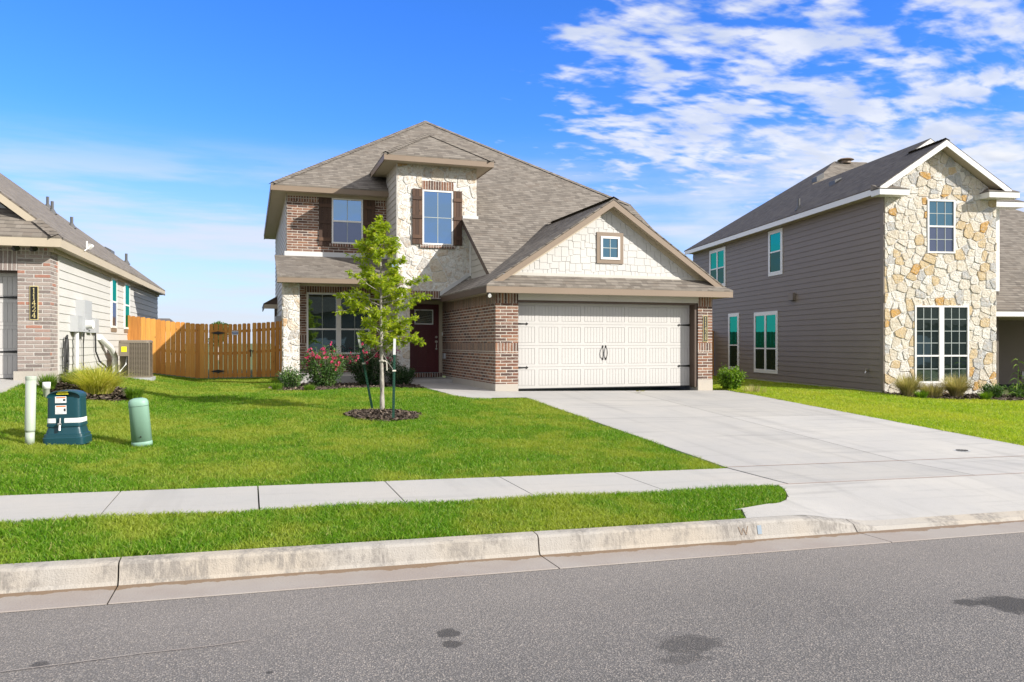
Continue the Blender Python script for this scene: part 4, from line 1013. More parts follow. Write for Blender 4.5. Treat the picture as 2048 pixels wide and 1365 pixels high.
st = MB().use('stone_cream'); st.rnd = .1; st.fbox(FR_, 14.17, 16.0, .45, .562, 0, .09); st.build('window_sill', None, RH)
window(RH, FR_, *lowh, n=.045, fw=.05, rail=1.34, cols=3, rows=(4, 2), twin=(15.0, 15.15), g='glass_dark', g2='glass_dark', depth=.036, mw=.018, label='wide lower window with white grilles in the stone wall')
window(RH, FR_, *uph, n=.045, fw=.05, rail=5.03, cols=3, rows=(2, 2), g='glass_slate', g2='glass_screen', depth=.036, mw=.018, label='small upper window with white grilles in the stone wall')
side = siding(FRS, rect(-35.7, -20.64, .36, 5.90), 'paint_taupe')
side.fbox(FRS, -20.78, -20.63, .36, 5.90, -.02, .03); side.build('siding_wall', None, RH)
MB().use('concrete_foundation').box(13.35, 13.6, 20.7, 35.7, -.2, .37).build('foundation', None, RH)
MB().use('paint_taupe').box(26.9, 27, 25.2, 34, 0, 4.0).build('siding_wall', None, RH)
MB().use('paint_taupe').box(13.6, 24, 35.6, 35.7, 0, 5.9).build('siding_wall', None, RH)
kw = dict(n=.04, fw=.055, trim=.035, trimmat='paint_white', trim_w=.085, depth=.018)
window(RH, FRS, -33.5, -31.9, 4.2, 5.72, rail=4.95, cols=1, twin=(-32.76, -32.64), g='glass_teal', g2='glass_teal_dark', label='upper double window with teal glass near the back', **kw)
window(RH, FRS, -27.72, -26.78, 4.27, 5.77, rail=5.05, cols=1, g='glass_teal', g2='glass_teal_dark', label='narrow upper side window with teal glass', **kw)
window(RH, FRS, -31.42, -30.53, .68, 2.85, rail=1.62, cols=1, g='glass_teal', g2='glass_teal_dark', label='narrow lower side window with teal glass', **kw)
window(RH, FRS, -28.95, -27.15, .66, 2.80, rail=1.50, cols=1, twin=(-28.12, -27.98), g='glass_teal', g2='glass_teal_dark', label='wide lower side window with teal glass', **kw)
u = MB().use('paint_taupe'); u.fbox(FRS, -26.1, -25.75, 3.2, 3.45, 0, .12); u.use('metal_black').fbox(FRS, -26.08, -25.77, 3.19, 3.2, .02, .12); u.build('wall_vent', None, RH)
u = MB().use('metal_silver').tube([FRS.p(-21.4, .9, 0), FRS.p(-21.4, .9, .10)], .025, 8); u.tube([FRS.p(-21.4, .9, .08), FRS.p(-21.4, .82, .12)], .018, 8); u.fbox(FRS, -21.46, -21.34, .94, .96, .04, .07); u.build('faucet', None, RH)
FM = Fr('front', 22.05)
MB().use('paint_taupe').fbox(FM, 16.81, 18.05, .3, 5.9, -.1, 0).build('siding_wall', None, RH)
MB().use('paint_white').fbox(FM, 17.93, 18.06, 3.3, 5.83, 0, .02).build('trim_board', None, RH)
MB().use('paint_taupe').box(17.9, 18.05, 22.05, 27.5, .3, 6.0).build('siding_wall', None, RH)
MB().use('paint_white').fbox(Fr('front', 22.0), 14.9, 17.6, 6.0, 6.6, -.1, -.05).build('gable_wall', None, RH)
MB().use('paint_tan').box(16.84, 27, 22.05, 25.2, 2.50, 2.52).build('porch_ceiling', None, RH)
siding(Fr('front', 25.2), rect(16.9, 27, .25, 2.6), 'paint_taupe').build('siding_wall', None, RH)
MB().use('concrete_walk').box(16.83, 27, 21.0, 25.2, -.2, .12).build('porch_floor', None, RH)
MB().use('paint_greywhite').fbox(Fr('front', 25.2), 21.45, 21.67, .45, .70, 0, .10).build('outlet_box', None, RH)
for (x_, y_) in ((13.27, 25.6), (14.8, 25.87), ): 
    if x_ < 14: vent(x_ + .1, y_, .36, RH, zr(x_ + .1))
    else:
        v_ = MB().use('roof_metal'); v_.slab([(x_ - .12, y_ - .3, zr(x_) + .06), (x_ + .12, y_ - .3, zr(x_ + .12) + .08), (x_ + .12, y_ + .1, zr(x_ + .12) + .08), (x_ - .12, y_ + .1, zr(x_) + .06)], .16); v_.build('roof_vent', None, RH)
v_ = MB().use('roof_metal'); v_.slab([(16.0, 29.2, zr(16.1) + .10), (16.3, 29.2, zr(16.3) + .14), (16.3, 29.6, zr(16.3) + .14), (16.0, 29.6, zr(16.1) + .10)], .2); v_.build('roof_vent', None, RH)
v_ = MB().use('paint_brown'); v_.tube([(18.4, 31.2, AP[2] - .1), (18.4, 31.2, AP[2] + .04)], [.22, .20], 14); v_.tube([(18.4, 31.2, AP[2] + .04), (18.4, 31.2, AP[2] + .09)], [.34, .26], 14); v_.build('roof_vent', None, RH)

# ================================================================== GROUND
APRON = [(4.38, 6.2), (4.57, 6.57), (5.14, 6.74), (5.33, 6.88), (5.49, 7.06), (5.62, 7.28), (5.67, 7.46), (12.1, 7.46), (12.3, 7.1), (12.8, 6.75), (13.4, 6.57), (13.5, 6.2)]
def curbh(x):
    if x < 4.9 or x > 13.0: return .15
    if x < 5.85: t = (x - 4.9) / .95; return .15 - (.15 - .035) * (3 * t * t - 2 * t ** 3)
    if x < 12.2: return .035
    t = (x - 12.2) / .8; return .035 + (.15 - .035) * (3 * t * t - 2 * t ** 3)
def s18(x): return -.018 * x
def grid(xs, ys, zfn, mat, name):
    XX, YY = np.meshgrid(xs, ys); ZZ = zfn(XX, YY); nx, ny = len(xs), len(ys)
    V = np.stack([XX.ravel(), YY.ravel(), ZZ.ravel()], 1)
    F = [(j * nx + i, j * nx + i + 1, (j + 1) * nx + i + 1, (j + 1) * nx + i) for j in range(ny - 1) for i in range(nx - 1)]
    me = bpy.data.meshes.new(name); me.from_pydata(V.tolist(), [], F); me.materials.append(MATS[mat]); me.polygons.foreach_set('use_smooth', [True] * len(F)); me.update()
    o = bpy.data.objects.new(name, me); COL.objects.link(o); return o
def zter(X, Y):
    z = zgn(X, Y) - .035
    z = np.where(Y < 6.3, z - .02, z)
    under = inpoly(X, Y, APRON) | ((X > 4.45) & (X < 13.4) & (Y < 6.4)) | ((X > 5.9) & (X < 11.85) & (Y > 6.5) & (Y < 17.8)) | ((Y > 7.5) & (Y < 8.64))
    z = np.where(under, z - .22, z)
    far = np.clip((Y - 34) / 30, 0, 1); side = np.clip((np.abs(X - 5) - 40) / 40, 0, 1); k = np.maximum(far, side)
    return z * (1 - k) + (-0.2) * k
xs = np.concatenate([[-3000, -800, -300, -150, -90, -60, -40, -28, -20, -16, -13], np.arange(-11, 28, .25), [30, 34, 40, 50, 70, 100, 200, 500, 1200, 3000]])
ys = np.concatenate([[6.13], np.arange(6.25, 26, .25), np.arange(26, 40, 1.0), [42, 46, 52, 60, 80, 120, 200, 400, 1000, 4000]])
struct(grid(xs, ys, zter, 'soil', 'ground'), 'lawn soil and the flat land beyond')
# street
st = MB().use('asphalt')
xl = [-60, -30, -12] + [x for x in range(-10, 16, 2)] + [20, 30, 60]
for a, b in zip(xl, xl[1:]):
    st.face([(a, -4.2, s18(a) - .02), (b, -4.2, s18(b) - .02), (b, 5.64, s18(b) - .004), (a, 5.64, s18(a) - .004)])
st.rnd = .5
struct(st.build('road'), 'grey asphalt street')
ck = MB().use('concrete_gutter'); cp = [(-1.25, 4.63), (-.9, 4.66), (-.55, 4.70), (-.2, 4.71), (.0, 4.745)]
for (a, b), (c2, d2) in zip(cp, cp[1:]): ck.face([(a, b - .005, s18(a) + .0), (c2, d2 - .004, s18(c2) + .0), (c2, d2 + .004, s18(c2) + .0), (a, b + .005, s18(a) + .0)])
struct(ck.build('road_crack'), 'thin pale filled crack in the asphalt')
bk = MB().use('concrete_kerb')
bk.idx([(x, y, s18(x) + z) for x in (-60, 60) for (y, z) in ((-4.25, -.02), (-4.6, -.01), (-4.66, .14), (-4.85, .14), (-4.9, -.3))], [(0, 5, 6, 1), (1, 6, 7, 2), (2, 7, 8, 3), (3, 8, 9, 4)])
struct(bk.build('kerb'), 'kerb on the near side of the street')
bg_ = MB().use('soil'); bg_.face([(-400, -400, 0), (400, -400, 0), (400, -60, 0), (-400, -60, 0)]); bg_.face([(-400, -60, 0), (400, -60, 0), (60, -4.85, s18(60) + .12), (-60, -4.85, s18(-60) + .12)])
struct(bg_.build('ground'), 'lawn on the near side of the street')
# kerb with gutter, cut at its joints
joints = [-60, -9.0, -4.0, -.87, 2.27, 5.50, 8.7, 11.9, 15.1, 30, 60]
ke = MB().use('concrete_kerb'); gu = MB().use('concrete_gutter'); ke.smooth = False
for a, b in zip(joints, joints[1:]):
    a += .006; b -= .006; n = 1 if b - a > 12 else max(1, int((b - a) / .2)); X_ = np.linspace(a, b, n + 1)
    prof = lambda x: [(6.055, -.006), (6.075, .02 if curbh(x) > .06 else .012), (6.098, curbh(x) - .022 if curbh(x) > .06 else curbh(x) - .008), (6.115, curbh(x) - .006), (6.14, curbh(x)), (6.22 if curbh(x) > .149 or True else 0, curbh(x) + (.004 if curbh(x) > .1 else .02)), (6.225, -.25)]
    V = [(x, y, s18(x) + z) for x in X_ for (y, z) in prof(x)]; m = 7
    ke.idx(V, [(i * m + j, (i + 1) * m + j, (i + 1) * m + j + 1, i * m + j + 1) for i in range(n) for j in range(m - 1)] + [tuple(range(m)), tuple(range(n * m, n * m + m))[::-1]])
    gu.idx([(x, y, s18(x) + z) for x in (a, b) for (y, z) in ((5.63, -.001), (5.64, .004), (6.075, -.004), (6.075, -.2), (5.63, -.2))], [(0, 5, 6, 1), (1, 6, 7, 2), (0, 1, 2, 3, 4), (9, 8, 7, 6, 5)])
struct(ke.build('kerb'), 'weathered concrete kerb along the lawn'); struct(gu.build('gutter'), 'concrete gutter pan with silt at the kerb foot')
# stamped letter and blue paint mark on the kerb face
kf = Fr('front', 6.082)
wl = MB().use('rubber_black')
def kstroke(mb, a0, b0, a1, b1, t=.007):
    n_ = .004; dz = s18(4.3)
    y0 = 6.075 + (b0 - .02) / (.128 - .02) * .023; y1 = 6.075 + (b1 - .02) / (.128 - .02) * .023
    mb.face([(a0 - t, y0 - n_, b0 + dz), (a0 + t, y0 - n_, b0 + dz), (a1 + t, y1 - n_, b1 + dz), (a1 - t, y1 - n_, b1 + dz)])
wl.use('paint_brown')  # brown strokes paint the shade inside the pale stamped letter
for (p0, p1) in (((4.20, .115), (4.225, .04)), ((4.225, .04), (4.25, .10)), ((4.25, .10), (4.275, .04)), ((4.275, .04), (4.30, .115))): kstroke(wl, *p0, *p1, t=.0045)
struct(wl.build('kerb_mark'), 'letter W stamped into the kerb face')
wl = MB().use('curb_blue'); kstroke(wl, 4.42, .035, 4.42, .112, .022); struct(wl.build('kerb_mark'), 'faded blue paint mark on the kerb face')
def slab_patch(mb, x0, x1, y0, y1, zfn, top=.0, th=.12, nx=1, ny=1):
    X_ = np.linspace(x0, x1, nx + 1); Y_ = np.linspace(y0, y1, ny + 1); V = [(x, y, zfn(x, y) + top) for y in Y_ for x in X_]; m = nx + 1
    F = [(j * m + i, j * m + i + 1, (j + 1) * m + i + 1, (j + 1) * m + i) for j in range(ny) for i in range(nx)]
    mb.idx(V, F)
    ring = [(x, y0) for x in X_] + [(x1, y) for y in Y_[1:]] + [(x, y1) for x in X_[::-1][1:]] + [(x0, y) for y in Y_[::-1][1:-1]]
    k = len(ring); mb.idx([(x, y, zfn(x, y) + top) for x, y in ring] + [(x, y, zfn(x, y) + top - th) for x, y in ring], [(i, k + i, k + (i + 1) % k, (i + 1) % k) for i in range(k)])
sw = MB().use('concrete_walk')
jl = [-14.5, -13.2, -11.9, -10.5, -9.2, -7.9, -6.55, -5.2, -3.88, -2.55, -1.22, .085, 1.42, 2.75, 4.22, 5.822]
for a, b in zip(jl, jl[1:]): sw.rnd = rng.random(); slab_patch(sw, a + .007, b - .007, 7.465, 8.68, zg, .0, .12)
for a, b in ((12.1, 13.4), (13.4, 14.7), (14.7, 16), (16, 17.3), (17.3, 18.6), (18.6, 20), (20, 26)): slab_patch(sw, a + .007, b - .007, 7.465, 8.68, zg, .0, .12)
struct(sw.build('sidewalk'), 'pale concrete sidewalk cut into slabs')
dv = MB().use('concrete')
def zdrv(x, y): return zg(x, y) + .004
cj = lambda y: 8.62 + (y - 7.46) * .035
for (y0, y1) in ((7.466, 8.72), (8.735, 13.1), (13.11, 17.89)):
    for k_ in range(2):
        dv.rnd = rng.random(); n = max(1, int((y1 - y0) / 1.0)); Y_ = np.linspace(y0, y1, n + 1)
        for ya, yb in zip(Y_, Y_[1:]):
            for q in range(2):
                f0 = lambda y: (5.835 + (cj(y) - .006 - 5.835) * q / 2) if k_ == 0 else (cj(y) + .006 + (11.95 - cj(y) - .006) * q / 2)
                f1 = lambda y: (5.835 + (cj(y) - .006 - 5.835) * (q + 1) / 2) if k_ == 0 else (cj(y) + .006 + (11.95 - cj(y) - .006) * (q + 1) / 2)
                dv.face([(f0(ya), ya, zdrv(f0(ya), ya)), (f1(ya), ya, zdrv(f1(ya), ya)), (f1(yb), yb, zdrv(f1(yb), yb)), (f0(yb), yb, zdrv(f0(yb), yb))])
    for xx in (5.835, 11.95):
        Y_ = np.linspace(y0, y1, 12)
        for ya, yb in zip(Y_, Y_[1:]): dv.face([(xx, ya, zdrv(xx, ya)), (xx, yb, zdrv(xx, yb)), (xx, yb, zdrv(xx, yb) - .2), (xx, ya, zdrv(xx, ya) - .2)])
dv.use('rubber_black').face([(5.84, 7.47, zg(5.84, 7.47) - .02), (11.94, 7.47, zg(11.94, 7.47) - .02), (11.94, 8.8, zg(11.94, 8.8) - .02), (5.84, 8.8, zg(5.84, 8.8) - .02)])
dv.face([(cj(8.7) - .05, 8.7, zg(8.7, 8.7) - .015), (cj(8.7) + .05, 8.7, zg(8.7, 8.7) - .015), (cj(17.9) + .05, 17.9, zg(8.9, 17.9) - .015), (cj(17.9) - .05, 17.9, zg(8.9, 17.9) - .015)])
dv.use('paint_pink_mark')
for yy, x0 in ((7.462, 5.67), (8.727, 5.84)): dv.face([(x0, yy - .008, zdrv(x0, yy) + .003), (11.94, yy - .008, zdrv(11.94, yy) + .003), (11.94, yy + .008, zdrv(11.94, yy) + .003), (x0, yy + .008, zdrv(x0, yy) + .003)])
struct(dv.build('driveway'), 'wide concrete driveway in front of the garage')
# flared apron, falling from the walk to the lowered kerb
ap_ = MB().use('concrete')
def zap(x, y):
    t = max(0, min(1, (y - 6.225) / (7.46 - 6.225))); return s18(x) + (curbh(x) + .004) * (1 - t) + .204 * t
cx = np.arange(4.3, 13.6, .1)
for i in range(len(cx) - 1):
    for ya, yb in zip(np.linspace(6.225, 7.46, 9), np.linspace(6.225, 7.46, 9)[1:]):
        cell = [(cx[i], ya), (cx[i + 1], ya), (cx[i + 1], yb), (cx[i], yb)]; mx, my = cx[i] + .05, (ya + yb) / 2
        if 5.75 < mx < 12.0: q = cell
        else:
            q = None
            # clip to the flare outline, piece by piece (it is x-monotone on each side)
            side = [(4.38, 6.225), (4.57, 6.57), (5.14, 6.74), (5.33, 6.88), (5.49, 7.06), (5.62, 7.28), (5.67, 7.46)] if mx < 8 else [(13.5, 6.225), (13.4, 6.57), (12.8, 6.75), (12.3, 7.1), (12.1, 7.46)]
            (sx0, sy0), (sx1, sy1) = next(((p, r2) for p, r2 in zip(side, side[1:]) if p[1] <= my <= r2[1]), (side[-2], side[-1]))
            sg = 1 if mx < 8 else -1
            a_, b_ = -(sy1 - sy0) * sg, (sx1 - sx0) * sg; q = clip(cell, a_, b_, a_ * sx0 + b_ * sy0)
        if q and len(q) > 2: ap_.face([(x, y, zap(x, y)) for x, y in q])
for side in ([(4.38, 6.225), (4.57, 6.57), (5.14, 6.74), (5.33, 6.88), (5.49, 7.06), (5.62, 7.28), (5.67, 7.46)], [(13.5, 6.225), (13.4, 6.57), (12.8, 6.75), (12.3, 7.1), (12.1, 7.46)]):
    for (a, b), (c2, d2) in zip(side, side[1:]): ap_.face([(a, b, zap(a, b)), (c2, d2, zap(c2, d2)), (c2, d2, -.2), (a, b, -.2)])
struct(ap_.build('driveway'), 'flared driveway apron running down to the street')
# walk to the front door
fw_ = MB().use('concrete_walk')
WALK = [(5.83, 16.42), (5.83, 17.892), (5.57, 17.892), (5.57, 22.05), (4.3, 22.05), (4.24, 19.2), (4.22, 17.7), (4.30, 16.95), (4.55, 16.52), (5.02, 16.40)]
wy = np.linspace(16.36, 22.05, 20); wx = np.linspace(4.2, 5.84, 8)
from itertools import product
for i, j in product(range(7), range(19)):
    cell = [(wx[i], wy[j]), (wx[i + 1], wy[j]), (wx[i + 1], wy[j + 1]), (wx[i], wy[j + 1])]
    for sub in ([(4.24, 19.2), (4.22, 17.7), (4.30, 16.95), (4.55, 16.52), (5.02, 16.40), (5.57, 16.41), (5.57, 22.05), (4.3, 22.05)], [(5.57, 16.41), (5.828, 16.42), (5.828, 17.89), (5.57, 17.89)]):
        q = clip_convex(cell, sub) if sub[0] != (4.24, 19.2) else clip_convex(cell, [(4.24, 19.2), (4.22, 17.7), (4.30, 16.95), (4.55, 16.52), (5.02, 16.40), (5.57, 16.41), (5.57, 22.05), (4.25, 22.05)])
        if q: fw_.face([(x, y, zg(x, y) + .006 + max(0, (y - 20) / 2.05) * .0) for x, y in q])
for (a, b), (c2, d2) in zip(WALK[4:], WALK[5:]): fw_.face([(a, b, zg(a, b) + .006), (c2, d2, zg(c2, d2) + .006), (c2, d2, zg(c2, d2) - .15), (a, b, zg(a, b) - .15)])
struct(fw_.build('path'), 'concrete path curving to the front door')
ldv = MB().use('concrete_walk'); slab_patch(ldv, -10.5, -4.17, 8.7, 17.75, lambda x, y: (.2 + s18(x)) * (1 - (y - 8.68) / 9.07) + 1.0 * (y - 8.68) / 9.07, 0, .4, 4, 8)
struct(ldv.build('driveway'), 'corner of the left neighbour driveway')
# small things on the driveway
t = thing('drain_cover', 'small dark round cleanout cover set in the driveway', 'cover', (10.39, 9.25, zg(10.39, 9.25)))
m_ = MB().use('paint_grey'); z0 = zg(10.39, 9.25) + .004; m_.tube([(10.39, 9.25, z0), (10.39, 9.25, z0 + .006)], .12, 16); m_.build('rim', None, t)
m_ = MB().use('metal_black')
for k in range(-3, 4): m_.box(10.39 + k * .028 - .008, 10.39 + k * .028 + .008, 9.25 - .09 * math.cos(k / 3.4 * 1.5), 9.25 + .09 * math.cos(k / 3.4 * 1.5), z0 + .006, z0 + .010)
m_.build('grate', None, t)
m_ = MB().use('leaf_tan'); z0 = zg(9.11, 17.5) + .02
for k in range(7): a = k * .9; m_.rnd = .2; m_.face([(9.11 + .1 * math.cos(a), 17.3 + .07 * math.sin(a), z0), (9.11 + .13 * math.cos(a + .5), 17.3 + .1 * math.sin(a + .5), z0 + .02), (9.11, 17.3, z0 + .012)])
tag(m_.build('leaf'), 'dry brown leaf lying on the driveway near the garage door', 'leaf')

# ================================================================== FENCE
def board_mb(mb, x0, x1, y, zb, zt, th=.018):
    c_ = .025; fr = Fr('front', y); mb.rnd = rng.random()
    mb.fprism(fr, [(x0, zb), (x1, zb), (x1, zt - c_), (x1 - c_, zt), (x0 + c_, zt), (x0, zt - c_)], 0, th)
def ztop(x): return float(np.interp(x, [-3.7, -2.9, -2.2, -1.46, -.6, 0.1, 1.1], [2.58, 2.46, 2.36, 2.31, 2.30, 2.34, 2.42]))
FY = 26.3
FN = thing('wooden_fence', 'orange cedar picket fence with a gate between the two houses', 'fence', (-1.2, FY, .55))
def panel(name, xa, xb, gap, parent, shift=0.0):
    mb = MB().use('cedar'); x = xa
    while x < xb - .05:
        w_ = min(.14, xb - x); j = rng.uniform(-.004, .004)
        board_mb(mb, x + gap / 2, x + w_ - gap / 2 + j, FY - shift, zg((x + .07), 26.0) + .03, ztop(x + .07) + rng.uniform(-.008, .008)); x += w_
    for fz in (.18, .86, 1.55):
        n = max(1, int((xb - xa) / .5)); X_ = np.linspace(xa, xb, n + 1)
        for a, b in zip(X_, X_[1:]):
            mb.rnd = .4
            za, zb_ = ztop(a) - 1.83 + fz, ztop(b) - 1.83 + fz
            mb.idx([(x_, y_, z_ + d) for (x_, z_) in ((a, za), (b, zb_)) for y_ in (FY + .001 - shift, FY + .04 - shift) for d in (0, .085)], [(0, 4, 5, 1), (2, 3, 7, 6), (1, 5, 7, 3), (0, 2, 6, 4), (0, 1, 3, 2), (4, 6, 7, 5)])
    return mb.build(name, None, parent)
panel('fence_panel', -3.56, -1.22, .004, FN)
gt = panel('gate', -1.20, .045, .020, FN, .005); panel('fence_panel', .085, 1.03, .018, FN)
for zz_ in (2.02, .82):
    mb = MB().use('metal_black'); fr = Fr('front', FY - .03)
    for sg in (-1, 1):
        q = [(-.93, zz_ - .05), (-.93 + sg * .10, zz_ - .03), (-.93 + sg * .19, zz_ - .008), (-.93 + sg * .21, zz_), (-.93 + sg * .19, zz_ + .008), (-.93 + sg * .10, zz_ + .03), (-.93, zz_ + .05)]
        mb.fprism(fr, q if sg > 0 else q[::-1], 0, .012)
    mb.tube([(-.93, FY - .045, zz_ - .055), (-.93, FY - .045, zz_ + .055)], .012, 6); mb.build('hinge', None, gt)
mb = MB().use('metal_black'); fr = Fr('front', FY - .03); mb.fbox(fr, -.02, .13, 1.44, 1.47, 0, .02); mb.fbox(fr, .03, .06, 1.27, 1.5, 0, .03); mb.build('latch', None, gt)
sg_ = MB().use('label_white').fbox(Fr('front', FY - .03), -.52, -.33, 1.96, 2.09, 0, .006); sg_.use('label_blue').fbox(Fr('front', FY - .03), -.51, -.34, 1.985, 2.065, .006, .008)
sg_.use('label_white')
for k in range(7): sg_.fbox(Fr('front', FY - .03), -.495 + k * .0215, -.482 + k * .0215, 2.03, 2.052, .008, .0095); sg_.fbox(Fr('front', FY - .03), -.495 + k * .0215, -.482 + k * .0215, 1.998, 2.012, .008, .0095)
tag(sg_.build('sign'), 'small blue and white maker sign nailed to the fence gate', 'sign')
FB = thing('wooden_fence', 'end of a wooden fence seen past the right corner of the garage', 'fence', (12, 30.0, .3))
mb = MB().use('cedar'); x = 11.6
while x < 19.3: board_mb(mb, x + .004, x + .136, 30.0, .30, 2.20); x += .14
mb.build('fence_panel', None, FB)
mb = MB().use('cedar').box(19.25, 19.36, 29.9, 30.0, .25, 2.25); mb.build('post', None, FB)

# ================================================================== AC UNIT
ax0, ax1, ay0, ay1, azb = -3.26, -2.50, 22.75, 23.6, .74
A = thing('air_conditioner', 'tan outdoor air conditioner unit standing before the left end of the fence', 'air conditioner', ((ax0 + ax1) / 2, (ay0 + ay1) / 2, azb))
MB().use('label_grey').box(ax0 - .02, ax1 + .05, ay0 - .06, ay1 + .05, azb - .08, azb + .05).build('pad', None, A)
mb = MB().use('ac_tan'); mb.loft([((ax0 + ax1) / 2, (ay0 + ay1) / 2, azb + .96, (ax1 - ax0) / 2, (ay1 - ay0) / 2), ((ax0 + ax1) / 2, (ay0 + ay1) / 2, azb + 1.01, (ax1 - ax0) / 2, (ay1 - ay0) / 2), ((ax0 + ax1) / 2, (ay0 + ay1) / 2, azb + 1.04, (ax1 - ax0) / 2 - .03, (ay1 - ay0) / 2 - .03)], 32, power=9)
mb.build('top_cover', None, A); MB().use('ac_tan').box(ax0, ax1, ay0, ay1, azb + .05, azb + .09).build('base', None, A)
mb = MB().use('ac_tan'); mb.box(ax0 + .01, ax0 + .24, ay0 + .01, ay1 - .01, azb + .62, azb + .96); mb.box(ax0 + .01, ax0 + .24, ay0 + .2, ay1 - .01, azb + .09, azb + .62); mb.build('body', None, A)
for q_ in (ax0 + .24, ax1 - .03): MB().use('ac_tan').box(q_, q_ + .03, ay0 + .005, ay0 + .03, azb + .09, azb + .96).build('corner_post', None, A)
mb = MB().use('ac_dark').box(ax0 + .272, ax1 - .03, ay0 + .05, ay1 - .02, azb + .09, azb + .96); mb.build('coil', None, A)
mb = MB().use('ac_tan')
for k in range(26): z = azb + .10 + k * .033; mb.box(ax0 + .275, ax1 - .03, ay0 + .008, ay0 + .028, z, z + .017); mb.box(ax1 - .028, ax1 - .008, ay0 + .03, ay1 - .02, z, z + .017)
for k in range(1, 8): xx = ax0 + .275 + k * (ax1 - ax0 - .305) / 8; mb.box(xx - .005, xx + .005, ay0 + .002, ay0 + .03, azb + .09, azb + .96)
mb.build('grille', None, A)
mb = MB().use('label_yellow').box(ax0 + .08, ax0 + .205, ay0 + .002, ay0 + .009, azb + .73, azb + .87); lb = mb.build('label_plate', None, A)
mb = MB().use('paint_greywhite').tube([(ax0 + .2, ay0 + .15, azb + .6), (ax0 + .18, ay0 + .05, azb + .4), (ax0 + .05, ay0 - .05, azb + .22), (ax0 - .15, ay0 + .1, azb + .12)], .018, 6); mb.build('cable', None, A)
# coiled black lead hanging beside the brick corner (frame of the left house)
hz_ = thing('hanging_cable', 'loops of black cable hanging on the cream siding beside the brick corner', 'cable', (-4.0, 18.3, 1.1), LR)
mb = MB().use('rubber_black')
for k, (w_, zb_) in enumerate(((.07, 1.10), (.10, 1.22), (.13, 1.05), (.06, 1.3))):
    pts = [(-4.0 + .01 * k, 18.34 + w_ * math.sin(t), 1.45 + (1.78 - zb_) / 2 * math.cos(t) + (zb_ - 1.10) / 2) for t in np.linspace(0, 2 * math.pi, 18)]
    mb.tube(pts, .017, 6)
mb.tube([(-4.0, 18.3, 1.80), (-3.98, 18.36, 1.86), (-4.0, 18.40, 1.74), (-3.99, 18.28, 1.72), (-4.0, 18.38, 1.83)], .022, 6)
mb.tube([(-4.0, 18.15, 1.75), (-3.98, 18.12, 1.4), (-3.97, 18.1, 1.05), (-3.9, 18.05, .95)], .014, 6)
mb.build('cable_loops', None, hz_)

# ================================================================== UTILITY PEDESTALS
def leanM(base, ax_, ay_): return Matrix.Translation(base) @ Matrix.Rotation(ay_, 4, 'Y') @ Matrix.Rotation(ax_, 4, 'X') @ Matrix.Translation(-Vector(base))
b = Vector((-2.68, 11.55, zg(-2.68, 11.55) - .02)); P = thing('utility_pole', 'tall pale green round utility marker post at the left of the lawn', 'utility post', tuple(b))
M_ = leanM(b, 0, math.radians(.9))
mb = MB().use('ped_pole'); mb.smooth = True
mb.loft([(b.x, b.y, b.z, .054, .054), (b.x, b.y, b.z + .17, .054, .054)], 24, power=2, M=M_); mb.build('base', None, P)
mb = MB().use('ped_pole'); mb.smooth = True
mb.loft([(b.x, b.y, b.z + .17, .058, .058), (b.x, b.y, b.z + .20, .060, .060), (b.x, b.y, b.z + .84, .061, .061)], 24, power=2, M=M_); mb.build('post', None, P)
mb = MB().use('ped_pole'); mb.smooth = False
mb.loft([(b.x, b.y, b.z + .84, .065, .065), (b.x, b.y, b.z + .875, .065, .065), (b.x, b.y, b.z + .885, .056, .056)], 24, power=2, M=M_); mb.build('cap', None, P)
b = Vector((-1.36, 11.55, zg(-1.36, 11.55) - .02)); P = thing('utility_pedestal', 'leaning mint green round-topped utility pedestal on the lawn', 'utility pedestal', tuple(b))
M_ = leanM(b, math.radians(2), math.radians(-4.5))
mb = MB().use('ped_green'); mb.smooth = True; mb.loft([(b.x, b.y, b.z, .128, .105), (b.x, b.y, b.z + .055, .130, .107), (b.x, b.y, b.z + .07, .124, .10)], 32, power=2.4, M=M_); mb.build('base', None, P)
mb = MB().use('ped_green'); mb.smooth = True
mb.loft([(b.x, b.y, b.z + .07, .126, .103), (b.x, b.y, b.z + .54, .122, .10), (b.x, b.y, b.z + .545, .124, .102), (b.x, b.y, b.z + .60, .122, .100), (b.x, b.y, b.z + .63, .105, .085), (b.x, b.y, b.z + .647, .06, .05)], 32, power=2.4, M=M_); bd = mb.build('cover', None, P)
mb = MB().use('metal_black'); mb.loft([(b.x, b.y, b.z + .543, .1242, .1022), (b.x, b.y, b.z + .547, .1242, .1022)], 32, power=2.4, cap=False, M=M_); c0 = M_ @ Vector((b.x + .005, b.y - .108, b.z + .14)); mb.tube([c0, c0 + Vector((0, -.012, 0))], .010, 8); mb.build('lock', None, P)
b = Vector((-2.28, 11.72, zg(-2.28, 11.72) - .02)); P = thing('utility_pedestal', 'dark teal utility pedestal with white warning labels and a white band', 'utility pedestal', tuple(b))
M_ = leanM(b, 0, math.radians(-.6)) @ Matrix.Translation(b) @ Matrix.Rotation(math.radians(-7), 4, 'Z') @ Matrix.Scale(.90, 4, (1, 0, 0)) @ Matrix.Translation(-b)
mb = MB().use('ped_teal'); z = b.z
mb.loft([(b.x, b.y, z, .285, .20), (b.x, b.y, z + .09, .283, .20), (b.x, b.y, z + .10, .272, .19), (b.x, b.y, z + .135, .268, .185), (b.x, b.y, z + .14, .25, .17), (b.x, b.y, z + .23, .222, .145), (b.x, b.y, z + .235, .238, .16), (b.x, b.y, z + .265, .238, .16), (b.x, b.y, z + .275, .232, .155)], 48, power=7, M=M_); mb.build('base', None, P)
mb = MB().use('ped_teal'); mb.smooth = False
mb.loft([(b.x, b.y, z + .27, .228, .152), (b.x, b.y, z + .62, .222, .148)], 48, power=7, M=M_, cap=False)
